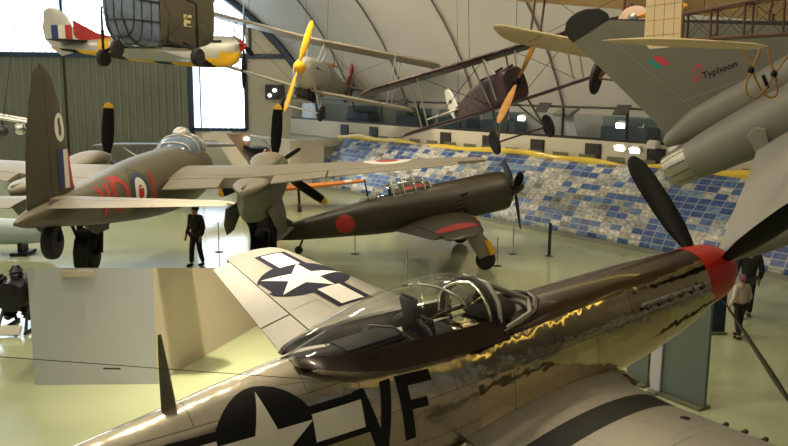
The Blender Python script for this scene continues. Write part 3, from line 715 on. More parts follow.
# ================================================================== SILVER FIGHTER (foreground)
def silver_fighter():
    t = thing('fighter_aircraft', 'polished bare metal fighter in the foreground with star marking, letters VF and red spinner', 'aircraft', (4.051, 9.446, 2.93), rot(33.41, 6.5, 0))
    st = [(-.62, .35, -.35, .35, 2), (-.9, .375, -.46, .375, 2.05), (-1.4, .40, -.58, .405, 2.15), (-2.2, .425, -.68, .43, 2.25), (-3.0, .435, -.74, .445, 2.35), (-3.6, .42, -.78, .455, 2.35),
          (-4.4, .43, -.88, .455, 2.3), (-5.2, .50, -1.03, .44, 2.25), (-5.8, .565, -1.05, .42, 2.2), (-6.3, .53, -.86, .385, 2.15), (-6.9, .465, -.62, .335, 2.1), (-7.6, .40, -.42, .27, 2), (-8.5, .32, -.24, .17, 2), (-9.45, .25, -.02, .05, 2)]
    mb = MB()
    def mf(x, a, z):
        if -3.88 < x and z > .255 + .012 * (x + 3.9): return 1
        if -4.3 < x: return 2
        if -5.80 < x <= -3.88 and a < 27: return 3  # dark skin stands in for the shaded cockpit well
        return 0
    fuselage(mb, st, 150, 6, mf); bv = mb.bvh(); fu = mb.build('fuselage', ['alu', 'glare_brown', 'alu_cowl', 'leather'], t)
    # spinner, red nose band
    mb = MB(); mb.lathe([(-.64, .34), (-.64, .362), (-.45, .345), (-.3, .30), (-.15, .215), (-.05, .115), (0, .01)], 36); sp = mb.build('spinner', 'red', t)
    mb = MB(); mb.lathe([(-.84, .376), (-.7, .372), (-.62, .362)], 40); mb.build('nose_band', 'red', t)
    pr = bpy.data.objects.new('propeller', None); COL.objects.link(pr); pr.parent = t; pr.location = (-.45, 0, 0)
    for k in range(4):
        mb = MB(); blade(mb, .2, 1.7, .265, rad(40 + 90 * k), .13, (58, 36), shape=[(0, .3), (.07, .34), (.15, .62), (.3, .9), (.5, 1), (.75, .98), (.88, .86), (.95, .62), (.985, .38), (1, .1)]); mb.build('blade', 'blade_black', pr)
    # exhaust stubs
    for s in (-1, 1):
        mb = MB(); mb.box((-1.52, s * .405, .10), (1.10, .03, .05), 0, Matrix.Rotation(rad(1.5), 3, 'Y'), .012); mb.build('exhaust_shroud', 'alu_dull', t)
        for k in range(6):
            x = -1.08 - k * .175; mb = MB()
            mb.tube([(x + .03, s * .38, .10), (x - .01, s * .43, .095), (x - .07, s * .45, .085)], [.024, .026, .024], 8); mb.build('exhaust_stub', 'dark_metal', t)
    # wings
    base = [(.25, -2.2, 2.85, -.66, .15), (.6, -2.42, 2.62, -.63, .15), (1.2, -2.60, 2.40, -.575, .15), (2.9, -2.80, 1.98, -.425, .14), (5.75, -3.12, 1.28, -.175, .115)]
    ss = sorted({.25, .6, .97, 1.29, 2.9, 4.3, 5.75})
    secs = [lerp_sec(base, y) for y in ss]
    for s, nm in ((1, 'port'), (-1, 'starboard')):
        mb = MB()
        full = rtip(secs, 6.0, (.4, .75, 1), (.97, .9, .7))
        wing(mb, full, 0, .775, s, n=16, mf=(lambda i, j: 1 if full[i][0] == .97 and s < 0 else 0)); bw = mb.bvh(); wo = mb.build('wing', ['alu_wing', 'black'], t)
        mb = MB(); wing(mb, [lerp_sec(base, y) for y in (.5, 1.2, 3.28)], .785, 1, s, n=6); mb.build('flap', 'alu_wing', t)
        mb = MB(); wing(mb, [lerp_sec(base, y) for y in (3.32, 4.6, 5.72)], .785, 1, s, n=6); mb.build('aileron', 'alu_dull', t)
        # guns
        for k in range(3):
            q = lerp_sec(base, 1.75 + .2 * k); mb = MB(); mb.tube([(q[1] - .05, s * q[0], q[3] + .01), (q[1] + .09, s * q[0], q[3] + .01)], .022, 8); mb.build('gun_muzzle', 'dark_metal', t)
        if s > 0:
            decal('star_marking', wo, bw, us_star(0, 0, .62, 0), ['navy', 'white'], (-3.62, 4.25, 1), (0, -1, 0), (1, 0, 0), .1, .006)
            mb = MB(); decal('panel_line', wo, bw, [([rect_poly(-1.9, -.012, 1.9, .012), rect_poly(-.012, -.5, .012, .5), rect_poly(-1.0, -.4, -.985, .4)], 0)], ['alu_dull'], (-3.85, 2.4, 1), (0, -1, 0), (1, 0, 0), .15, .004)
        else:
            decal('filler_cap', wo, bw, [([disc_poly(0, 0, .045)], 0)], ['black'], (-2.97, -1.62, 1), (1, 0, 0), (0, 1, 0), .05, .005)
            decal('stencil_line', wo, bw, [([rect_poly(-.9, 0, .9, .012), rect_poly(-.9, -1.5, -.888, 0)], 0)], ['alu_dull'], (-3.6, -1.9, 1), (1, 0, 0), (0, 1, 0), .1, .004)
        # wing root fillet
        mb = MB(); rings = []
        for i in range(15):
            f = i / 14; x = -2.3 - 3.1 * f; hgt = .30 * sin(pi * min(1, f * 1.15 + .05)) * (1 - .4 * f) + .02; rr = []
            zz = -.60 + .10 * sin(pi * f) - .12 * f
            for j in range(9):
                a = pi / 2 * j / 8; rr.append(V((x, s * (.38 + (hgt + .12) * (1 - sin(a))), zz + (hgt) * (1 - cos(a)))))
            rr.append(V((x, s * .36, zz - .05)))
            rings.append(rr)
        mb.rings(rings); mb.build('wing_fillet', 'alu_cowl', t)
        # undercarriage down to the floor
        q = lerp_sec(base, 1.85); zf = -(2.93 - 2.62 * sin(rad(6.5))) / cos(rad(6.5)) + .34
        mb = MB(); mb.tube([(-2.75, s * 1.85, q[3]), (-2.62, s * 1.85, zf + .35)], .07, 10); mb.tube([(-2.62, s * 1.85, zf + .4), (-2.62, s * 1.78, zf)], .045, 8); mb.build('gear_leg', 'chrome', t)
        mb = MB(); mb.box((-2.68, s * 1.98, (q[3] + zf) / 2), (.4, .03, 1.5), 0, None, .01); mb.build('gear_door', 'alu', t)
        wheel(t, (-2.62, s * 1.70, zf), .345, .22)
        # tailplane
        tp = [(.1, -7.95, 1.25, .2, .1), (1.9, -8.3, .8, .2, .09)]
        mb = MB(); wing(mb, rtip(tp, 2.0), 0, .66, s); mb.build('tailplane', 'alu', t); mb = MB(); wing(mb, [lerp_sec(tp, .25), tp[1]], .67, 1, s, n=6); mb.build('elevator', 'alu_dull', t)
    fin = [(.25, -7.6, 1.75, 0, .08), (.6, -8.15, 1.4, 0, .08), (1.35, -8.6, 1.0, 0, .08)]
    mb = MB(); wing(mb, rtip(fin, 1.5), 0, .55, 1, True); mb.build('fin', 'alu', t); mb = MB(); wing(mb, rtip(fin, 1.48), .56, 1, 1, True, n=6); mb.build('rudder', 'alu_dull', t)
    wheel(t, (-7.4, 0, -.75), .16, .1); mb = MB(); mb.tube([(-7.2, 0, -.3), (-7.4, .07, -.75)], .03, 6); mb.build('tail_wheel_leg', 'chrome', t)
    # canopy: dark lower frame, blown glass, front bow
    fr = bpy.data.objects.new('canopy', None); COL.objects.link(fr); fr.parent = t
    BX = -3.90
    cs = [(BX, .76, .40), (-4.05, .85, .415), (-4.3, .895, .425), (-4.6, .89, .425), (-4.95, .84, .41), (-5.3, .755, .375), (-5.6, .67, .29), (-5.84, .60, .13)]
    def sill(x): return .40 + (BX - x) / 1.94 * .14 + .06 * max(0, (-5.2 - x) / .64)
    ci = interp([list(q) for q in cs], 5); rings = []
    for x, top, w in ci:
        zb0 = sill(x) + .08 * min(1, (x + 5.9) / .8); zb0 = min(zb0, top - .01); rg = []
        for j in range(25):
            a = -pi / 2 + pi * j / 24; rg.append(V((x, w * math.copysign(abs(sin(a)) ** .92, sin(a)), zb0 + (top - zb0) * abs(cos(a)) ** .9)))
        rings.append(rg)
    mb = MB(); n = 25; vs = [p for r in rings for p in r]; mb.add(vs, [(i * n + j, (i + 1) * n + j, (i + 1) * n + j + 1, i * n + j + 1) for i in range(len(rings) - 1) for j in range(n - 1)]); mb.build('canopy_glass', GLASS, fr)
    for s in (-1, 1):
        mb = MB(); rg = []
        for x, top, w in ci:
            zt = min(sill(x) + .08 * min(1, (x + 5.9) / .8), top - .005); zb1 = sill(x) - .10 + .05 * max(0, (-5.1 - x) / .75)
            wb = max(w + .045, .10)
            rg.append([V((x, s * (w + .008), zt + .012)), V((x, s * (w + .045), (zt + zb1) / 2)), V((x, s * (wb + .04), zb1)), V((x, s * (wb - .05), zb1)), V((x, s * (w - .03), zt))])
        mb.rings(rg); mb.build('canopy_frame', 'glare_brown', fr)
    zs = sill(BX) - .06
    mb = MB(); mb.tube([(BX - .10 * abs(sin(-pi / 2 + pi * j / 20)), .425 * sin(-pi / 2 + pi * j / 20), zs + (.765 - zs) * max(0, cos(-pi / 2 + pi * j / 20)) ** .8) for j in range(21)], .026, 8); mb.build('front_bow', 'black', fr)
    mb = MB(); mb.tube([(BX - .04 - .10 * abs(sin(-pi / 2 + pi * j / 20)), .40 * sin(-pi / 2 + pi * j / 20), zs + .06 + (.74 - zs - .06) * max(0, cos(-pi / 2 + pi * j / 20)) ** .8) for j in range(21)], .013, 6); mb.build('bow_edge', 'chrome', fr)
    mb = MB(); mb.tube([(-4.52 + .28 * abs(sin(-pi / 2 + pi * j / 20)), .385 * sin(-pi / 2 + pi * j / 20), .48 + .385 * max(0, cos(-pi / 2 + pi * j / 20)) ** .8) for j in range(3, 21)], .013, 6); mb.build('inner_brace', 'chrome', fr)
    mb = MB(); mb.tube([(q[0], 0, q[1] - .006) for q in ci[-8:]], .009, 6); mb.build('tail_strip', 'alu_dull', fr)
    # windscreen
    ws = bpy.data.objects.new('windscreen', None); COL.objects.link(ws); ws.parent = t
    A, B = (BX + .02, .17, .755), (BX + .02, -.17, .755); Cc, D = (-3.38, .15, .47), (-3.38, -.15, .47); E_, F_ = (BX - .06, .42, .37), (BX - .06, -.42, .37); G, Hh = (-3.5, .31, .41), (-3.5, -.31, .41)
    for nm, vs in (('front_pane', (A, B, D, Cc)), ('side_pane', (A, Cc, G, E_)), ('side_pane', (B, F_, Hh, D))):
        mb = MB(); mb.add(vs, [(0, 1, 2, 3)], 0, False); mb.build(nm, GLASS, ws)
    mb = MB()
    for p, q in ((A, Cc), (B, D), (Cc, D), (A, B)): mb.tube([p, q], .022, 8)
    for p, q in ((A, E_), (B, F_)): mb.tube([p, ((p[0] + q[0]) / 2, (p[1] + q[1]) / 2 * 1.22, (p[2] + q[2]) / 2 + .05), q], .03, 8)
    for p, q in ((E_, G), (F_, Hh), (G, Cc), (Hh, D)): mb.tube([p, q], .02, 8)
    mb.build('windscreen_frame', 'alu_dull', ws)
    for s in (-1, 1):
        mb = MB(); mb.tube([(BX - .05, s * .44, .36), (-3.68, s * .39, .37), (-3.45, s * .31, .39), (-3.28, s * .16, .435), (-3.22, 0, .44)], .035, 8); mb.build('windscreen_fairing', 'glare_brown', ws)
    # cockpit contents
    mb = MB(); mb.box((-4.62, 0, .63), (.07, .25, .34), 0, Matrix.Rotation(rad(-8), 3, 'Y'), .03); mb.build('headrest', 'leather', t)
    mb = MB(); mb.box((-4.56, 0, .46), (.10, .46, .3), 0, Matrix.Rotation(rad(-8), 3, 'Y'), .03); mb.build('seat', 'leather', t)
    mb = MB(); mb.tube([(-4.62, .30 * cos(a), .44 + .15 * sin(a)) for a in [pi * j / 12 for j in range(13)]], .022, 6); mb.build('rear_hoop', 'dark_metal', t)
    mb = MB(); mb.tube([(-4.75, -.3, .45), (-4.9, -.12, .60), (-5.0, .12, .58), (-4.95, .3, .46)], .014, 6); mb.build('canopy_brace', 'dark_metal', t)
    mb = MB(); mb.ell((-3.75, 0, .46), (.22, .33, .10), 0, 10); mb.build('instrument_coaming', 'leather', t)
    mb = MB(); mb.box((-3.86, 0, .56), (.08, .10, .10), 0, None, .02); mb.add([(-3.86, .04, .6), (-3.86, -.04, .6), (-3.82, -.04, .69), (-3.82, .04, .69)], [(0, 1, 2, 3)]); mb.build('gunsight', 'dark_metal', t)
    mb = MB(); mb.box((-5.1, 0, .49), (.6, .36, .08), 0, None, .03); mb.build('radio_box', 'leather', t)
    # markings on the starboard side
    side = lambda nm, lay, mats, x, z, step=.06: decal(nm, fu, bv, lay, mats, (x, -1.2, z), (1, 0, 0), (0, 0, 1), step * .55, .006, .003)
    side('star_marking', us_star(0, 0, .41, rad(-2)), ['black', 'white'], -6.25, .06)
    def quad(a, b_, w): return [(a[0] - w / 2, a[1]), (a[0] + w / 2, a[1]), (b_[0] + w / 2, b_[1]), (b_[0] - w / 2, b_[1])]
    side('letter_v', [([[(-.18, .27), (-.075, .27), (.005, -.10), (.085, .27), (.185, .27), (.055, -.29), (-.045, -.29)]], 0)], ['black'], -5.30, .0)
    side('letter_f', [([[(-.17, .27), (.17, .24), (.17, .15), (-.07, .17), (-.07, .05), (.09, .035), (.09, -.045), (-.07, -.03), (-.07, -.28), (-.17, -.28)]], 0)], ['black'], -4.90, .0)
    # aerial mast and wire
    mb = MB(); mb.tube([(-6.85, 0, .44), (-6.84, 0, .75), (-6.83, 0, 1.05)], [.06, .04, .014], 10, flat=(1, .35)); mb.build('aerial_mast', 'grey_green', t)
    Mi = t.matrix_world.inverted(); wire(t, [Mi @ at(-284, 336, 4.35), Mi @ at(332, 381, 6.1)], .003, 'dark_metal', 'aerial_wire')
silver_fighter()

# ================================================================== TWIN-ENGINED AIRCRAFT (left)
def twin():
    t = thing('twin_engine_aircraft', 'olive twin-engined bomber seen from behind at left, red letters and roundel on its side', 'aircraft', (-5.977, 24.674, 2.528), rot(90.44, -1.36, 0))
    st = [(0, .02, -.02, .02), (-.12, .28, -.3, .28), (-.5, .52, -.55, .48), (-1.2, .68, -.72, .62), (-2.4, .76, -.82, .70), (-4, .78, -.86, .70), (-6, .72, -.76, .62), (-8, .56, -.58, .49), (-9.6, .42, -.40, .37), (-11, .30, -.22, .25), (-12, .18, -.10, .14), (-12.45, .06, 0, .03)]
    mb = MB(); fuselage(mb, st, 32, 4); bv = mb.bvh(); fu = mb.build('fuselage', 'olive', t)
    # glazed cabin
    cp = bpy.data.objects.new('cabin_canopy', None); COL.objects.link(cp); cp.parent = t
    mb = MB(); fuselage(mb, [(-1.05, .62, .3, .36), (-1.5, .98, .3, .50), (-2.0, 1.08, .3, .54), (-2.6, 1.06, .3, .54), (-3.2, .88, .3, .44), (-3.5, .72, .3, .3)], 24, 3); mb.build('canopy_glass', 'heli_glass', cp)
    mb = MB()
    for x, top, w in ((-1.5, 1.0, .51), (-2.0, 1.1, .55), (-2.6, 1.08, .55), (-3.2, .9, .45)): mb.tube([(x, w * math.copysign(abs(sin(a)) ** .9, sin(a)), .68 + (top - .68) * cos(a)) for a in [-pi / 2 + pi * j / 14 for j in range(15)]], .028, 6)
    for y in (-.25, .25): mb.tube([(-1.2, y * .8, .8), (-1.5, y, .93), (-2, y, 1.03), (-2.6, y, 1.01), (-3.2, y * .9, .82)], .025, 6)
    mb.build('canopy_frame', 'silver_paint', cp)
    mb = MB(); mb.ell((-2.35, -.02, 1.08), (.30, .24, .22), 0, 8); mb.build('observation_dome', 'silver_paint', cp)
    base = [(.4, -2.95, 3.75, -.02, .16), (2.45, -3.05, 3.35, .04, .16), (4.2, -3.25, 2.65, .22, .14), (7.6, -3.75, 1.5, .52, .11)]
    for s in (-1, 1):
        mb = MB(); wing(mb, rtip([lerp_sec(base, y) for y in (.4, 1.6, 2.45, 3.4, 4.2, 6, 7.6)], 8.25), 0, .80, s, n=14); bw = mb.bvh(); wo = mb.build('wing', 'grey_beige', t)
        mb = MB(); wing(mb, [lerp_sec(base, y) for y in (.65, 1.2, 1.88)], .81, 1, s, n=5); mb.build('flap', 'grey_beige', t)
        mb = MB(); wing(mb, [lerp_sec(base, y) for y in (3.05, 3.6, 4.3)], .81, 1, s, n=5); mb.build('flap', 'grey_beige', t)
        mb = MB(); wing(mb, [lerp_sec(base, y) for y in (4.34, 5.8, 7.5)], .81, 1, s, n=5); mb.build('aileron', 'grey_beige', t)
        if s < 0:
            decal('wing_roundel', wo, bw, [([disc_poly(0, 0, .62)], 0), ([disc_poly(0, 0, .3)], 1)], ['white', 'red_dull'], (-4.35, -5.75, 2), (0, -1, 0), (1, 0, 0), .1, .008)
            decal('panel_line', wo, bw, [([rect_poly(-.95, -.025, .95, .0), rect_poly(.93, -.42, .955, 0), rect_poly(-.95, -.3, -.925, 0)], 0), ([rect_poly(1.45, -.09, 3.0, -.07), rect_poly(1.43, -.42, 1.455, -.07)], 0)], ['dark_metal'], (-5.55, -1.6, 2), (0, -1, 0), (1, 0, 0), .15, .004)
        # engine nacelle
        mb = MB(); fuselage(mb, [(-1.45, .22, -.24, .22, 2), (-1.8, .44, -.52, .40), (-2.6, .46, -.75, .46), (-3.6, .24, -.88, .49), (-4.6, .14, -.98, .46), (-5.5, .10, -1.0, .41), (-6.2, .05, -.92, .28), (-6.75, .02, -.72, .14), (-7.1, .0, -.5, .03)], 28, 4, yc=s * 2.55, zoff=.1); mb.build('engine_nacelle', 'grey_beige' if s > 0 else 'olive', t) if False else mb.build('engine_nacelle', 'grey_green', t)
        mb = MB(); fuselage(mb, [(-1.7, .46, .2, .3), (-2.3, .54, .2, .40), (-3.0, .50, .2, .40), (-3.7, .36, .1, .30), (-4.3, .24, .1, .15)], 20, 3, yc=s * 2.45, zoff=.08); mb.build('nacelle_cover', 'grey_beige', t)
        mb = MB(); fuselage(mb, [(-5.3, .16, -.1, .40, 2.4), (-6.2, .10, -.12, .38), (-6.8, .04, -.16, .22), (-7.2, -.04, -.16, .03)], 20, 3, yc=s * 2.55, zoff=.06); mb.build('nacelle_tail', 'grey_beige', t)
        pr = bpy.data.objects.new('propeller', None); COL.objects.link(pr); pr.parent = t; pr.location = (-1.3, s * 2.45, .1)
        mb = MB(); mb.lathe([(-.2, .24), (0, .25), (.2, .2), (.38, .09), (.44, .01)], 24); mb.build('spinner', 'olive_dark', pr)
        for k in range(3):
            mb = MB(); blade(mb, .2, 1.86, .36, rad(-4 + 120 * k), .12, (50, 25), 0, 1, shape=[(0, .35), (.12, .6), (.3, .95), (.5, 1), (.75, .92), (.9, .78), (.93, .72), (.97, .5), (1, .12)], tipfrac=.9); mb.build('blade', ['blade_black', 'yellow'], pr)
        # undercarriage
        zf = -2.60 + .56; gy = -2.45 if s < 0 else 2.2
        wheel(t, (-3.62, gy, zf), .56, .30, label=None)
        mb = MB()
        for dy in (-.27, .27): mb.tube([(-3.4, gy + dy, -.55), (-3.6, gy + dy, zf)], .09, 8); mb.tube([(-4.6, gy + dy, -.6), (-3.6, gy + dy, zf + .3)], .045, 6)
        mb.tube([(-3.6, gy - .27, zf), (-3.6, gy + .27, zf)], .06, 8); mb.build('gear_leg', 'black', t)
        mb = MB(); rg = []
        for k in range(9):
            a = rad(-20 + 200 * k / 8); rg.append([V((-3.62 - .66 * sin(a), gy - .18, zf + .66 * cos(a))), V((-3.62 - .66 * sin(a), gy + .18, zf + .66 * cos(a))), V((-3.62 - .69 * sin(a), gy + .18, zf + .69 * cos(a))), V((-3.62 - .69 * sin(a), gy - .18, zf + .69 * cos(a)))])
        mb.rings(rg, smooth=False); mb.build('mudguard', 'black', t)
        for dy, tl in ((-.48, -14), (.48, 14)):
            mb = MB(); mb.prism([(-3.6, -.1), (-5.9, -.1), (-5.6, -.55), (-4.9, -.9), (-4.1, -.9), (-3.6, -.5)], -.02, .02); Rm = Matrix.Rotation(rad(tl), 3, 'X')
            mb.v = [Rm @ p + V((0, gy + dy, -.45)) for p in mb.v]; mb.build('gear_door', 'grey_green', t)
        tp = [(.1, -10.55, 1.45, .22, .1), (2.7, -10.95, .75, .24, .09)]
        mb = MB(); wing(mb, rtip([lerp_sec(tp, y) for y in (.1, 1.4, 2.7)], 3.2), 0, .58, s); mb.build('tailplane', 'grey_beige', t)
        mb = MB(); wing(mb, rtip([lerp_sec(tp, y) for y in (.3, 1.4, 2.7)], 3.1), .59, 1, s, n=6); mb.build('elevator', 'grey_beige', t)
    fin = [(.1, -9.85, 2.15, 0, .09), (.5, -10.15, 1.85, 0, .09), (1.2, -10.32, 1.62, 0, .09), (1.9, -10.55, 1.2, 0, .09), (2.3, -10.76, .82, 0, .09)]
    mb = MB(); wing(mb, rtip(fin, 2.55, (.4, .75, 1), (.85, .6, .22)), 0, .55, 1, True); bf = mb.bvh(); fo = mb.build('fin', 'olive_dark', t)
    mb = MB(); wing(mb, rtip(fin, 2.5, (.4, .75, 1), (.85, .6, .22)), .56, 1, 1, True, n=6); mb.build('rudder', 'olive_dark', t)
    decal('fin_flash', fo, bf, [([rect_poly(-.36, -.34, -.12, .34)], 0), ([rect_poly(-.12, -.34, .10, .34)], 1), ([rect_poly(.10, -.34, .33, .34)], 2)], ['blue_mark', 'white', 'red_dull'], (-10.55, -1, .76), (1, 0, 0), (0, 0, 1), .08, .008, 0)
    decal('bird_badge', fo, bf, [([disc_poly(0, 0, .22, 28, .25)], 0), ([[(-.06, .16), (.02, .17), (.03, .08), (.07, .0), (.05, -.12), (-.02, -.17), (-.08, -.08), (-.05, .0), (-.09, .08)]], 1)], ['white', 'olive_dark'], (-10.74, -1, 1.49), (1, 0, 0), (0, 0, 1), .06, .008)
    side = lambda nm, lay, mats, x, z: decal(nm, fu, bv, lay, mats, (x, -1.6, z), (1, 0, 0), (0, 0, 1), .1, .008)
    side('fuselage_roundel', [([disc_poly(0, 0, .50)], 0), ([disc_poly(0, 0, .40)], 1), ([disc_poly(0, 0, .31)], 2), ([disc_poly(0, 0, .155)], 3)], ['olive_dark', 'blue_mark', 'white', 'red_dull'], -7.72, .05)
    side('code_letters', [([text_mesh('VO', 1.0, 0, 0, .03)], 0)], ['red_dull'], -9.05, .08)
    side('code_letter', [([text_mesh('L', 1.0, 0, 0, .03)], 0)], ['red_dull'], -6.85, .0)
    wheel(t, (-11.12, 0, -.47), .30, .2, name='tail_wheel'); mb = MB(); mb.tube([(-10.9, 0, -.1), (-11.12, .16, -.47)], .05, 6); mb.tube([(-10.9, 0, -.1), (-11.12, -.16, -.47)], .05, 6); mb.build('tail_wheel_leg', 'black', t)
    return t
twin()

# ================================================================== BROWN FIGHTER (middle)
def brown():
    t = thing('fighter_aircraft', 'dark brown fighter with red disc on its side, parked on the floor at centre', 'aircraft', (3.917, 23.94, 2.12), rot(6.13, 10.94, .2), .94)
    st = [(-.52, .42, -.42, .42, 2), (-.62, .58, -.58, .56, 2), (-.85, .63, -.63, .60, 2), (-2.1, .64, -.66, .61, 2), (-3.2, .62, -.68, .55), (-4.6, .58, -.62, .44), (-6, .46, -.46, .33), (-7.4, .32, -.28, .20), (-8.5, .20, -.05, .07), (-8.75, .15, .05, .02)]
    mb = MB(); fuselage(mb, st, 32, 4); bv = mb.bvh(); fu = mb.build('fuselage', 'ki_brown', t)
    mb = MB(); mb.lathe([(-.5, .2), (-.5, .42), (-.49, .2)], 24); mb.build('cowl_front', 'black', t)
    pr = bpy.data.objects.new('propeller', None); COL.objects.link(pr); pr.parent = t; pr.location = (-.32, 0, 0)
    mb = MB(); mb.lathe([(-.2, .26), (0, .245), (.15, .17), (.28, .08), (.33, .01)], 24); mb.build('spinner', 'glare_brown', pr)
    for k in range(3): mb = MB(); blade(mb, .15, 1.42, .28, rad(176 + 120 * k), .12, (52, 26)); mb.build('blade', 'blade_black', pr)
    for s in (-1, 1):
        for k in range(5): mb = MB(); mb.tube([(-1.95 - .06 * k, s * .57, .25 - .14 * k), (-2.2 - .06 * k, s * .615, .23 - .14 * k)], .035, 6); mb.build('exhaust_pipe', 'dark_metal', t)
    cp = bpy.data.objects.new('canopy', None); COL.objects.link(cp); cp.parent = t
    mb = MB(); fuselage(mb, [(-2.85, .58, .5, .18), (-3.15, .86, .5, .30), (-3.5, .98, .5, .34), (-4.2, .97, .5, .33), (-4.7, .82, .5, .26), (-5.3, .58, .45, .12)], 20, 3); mb.build('canopy_glass', GLASS, cp)
    mb = MB()
    for x, top, w in ((-3.0, .75, .25), (-3.2, .89, .31), (-3.5, .99, .345), (-3.85, .985, .34), (-4.2, .98, .335), (-4.7, .83, .265)): mb.tube([(x, w * sin(a), .55 + (top - .55) * cos(a)) for a in [-pi / 2 + pi * j / 12 for j in range(13)]], .02, 6)
    for y in (-.2, .2): mb.tube([(-2.9, y * .6, .6), (-3.15, y * 1.1, .8), (-3.5, y * 1.15, .9), (-4.2, y * 1.15, .89), (-4.7, y, .75), (-5.2, y * .5, .58)], .016, 6)
    mb.build('canopy_frame', 'silver_paint', cp)
    mb = MB(); mb.box((-4.3, 0, .7), (.08, .3, .4), 0, None, .03); mb.box((-3.9, 0, .5), (.6, .4, .1)); mb.build('seat', 'leather', t)
    mb = MB(); mb.tube([(-5.0, 0, .5), (-5.0, 0, 1.2)], [.035, .015], 6); mb.build('aerial_mast', 'black', t)
    base = [(.3, -1.95, 2.5, -.52, .15), (2.2, -2.05, 2.1, -.33, .14), (5.0, -2.45, 1.35, -.04, .11)]
    for s in (-1, 1):
        secs = rtip([lerp_sec(base, y) for y in (.3, 1.4, 2.2, 3.6, 5)], 5.9)
        mb = MB(); wing(mb, secs, 0, .8, s); bw = mb.bvh(); wo = mb.build('wing', 'ki_brown', t)
        mb = MB(); wing(mb, [lerp_sec(base, y) for y in (.6, 1.5, 2.8)], .81, 1, s, n=5); mb.build('flap', 'ki_brown', t)
        mb = MB(); wing(mb, [lerp_sec(base, y) for y in (2.85, 4, 4.95)], .81, 1, s, n=5); mb.build('aileron', 'ki_brown', t)
        decal('red_disc', wo, bw, [([disc_poly(0, 0, .58)], 0)], ['red_dull'], (-3.0, s * 4.1, 2), (1, 0, 0), (0, 1, 0), .1, .008)
        mb = MB(); 
        for k in range(7):
            pass
        rg = []
        for y in (1.0, 1.5, 2.0, 2.6, 3.0):
            q = lerp_sec(base, y); rg.append([V((q[1] + .012 + .0 * a, s * y, q[3])) + V((-.16 * (1 - cos(a)) , 0, .075 * sin(a) * q[2] / 2.3 + .01)) for a in [-pi / 2 + pi * j / 8 for j in range(9)]])
        mb.rings(rg); mb.build('identification_strip', 'orange', t)
        # gear
        zf = -1.62 - .0; zf = -1.62
        wheel(t, (-2.0, s * 2.02, zf + .02), .30, .17)
        mb = MB(); mb.tube([(-2.4, s * 2.02, -.4), (-2.05, s * 2.02, zf + .05)], .055, 8); mb.build('gear_leg', 'silver_paint', t)
        mb = MB(); mb.prism([(-2.62, -.42), (-2.15, -.42), (-1.86, -1.0), (-1.76, -1.42), (-2.2, -1.5), (-2.42, -1.0)], s * 2.16, s * 2.13 + s * .06); mb.build('wheel_cover', 'grey_beige', t)
        mb = MB(); mb.prism([(-1.97, -1.0), (-1.82, -1.0), (-1.70, -1.40), (-1.86, -1.46)], s * 2.17, s * 2.22); mb.build('yellow_cover_edge', 'yellow', t)
        tp = [(.1, -7.4, 1.0, .16, .1), (1.6, -7.7, .6, .18, .09)]
        mb = MB(); wing(mb, rtip(tp, 2.0), 0, 1, s); mb.build('tailplane', 'ki_brown', t)
    fin = [(.15, -7.25, 1.5, 0, .08), (.7, -7.85, 1.05, 0, .08), (1.25, -8.1, .7, 0, .08)]
    mb = MB(); wing(mb, rtip(fin, 1.55), 0, 1, 1, True); mb.build('fin', 'ki_brown', t)
    decal('red_disc', fu, bv, [([disc_poly(0, 0, .30)], 0)], ['red_dull'], (-5.86, -1.4, -.03), (1, 0, 0), (0, 0, 1), .08, .006)
    wheel(t, (-7.45, 0, -.60), .13, .09); mb = MB(); mb.tube([(-7.2, 0, -.2), (-7.45, .06, -.60)], .035, 6); mb.build('tail_wheel_leg', 'dark_metal', t)
brown()

# ================================================================== HANGING AIRCRAFT
def hang(t, pts):
    Mi = t.matrix_world.inverted()
    for p in pts:
        w = t.matrix_world @ V(p); d = V((.03 * (w.x - t.location.x), .04, 1)).normalized(); k = 0
        while k < 14:
            q = w + d * k; ww = .803 * q.x + .596 * q.y
            if ((ww - VC) / VA) ** 2 + (q.z / VB) ** 2 > .985 or q.y > EY - .4: break
            k += .1
        wire(t, [p, Mi @ (w + d * k)], .009, 'dark_metal', 'suspension_wire')

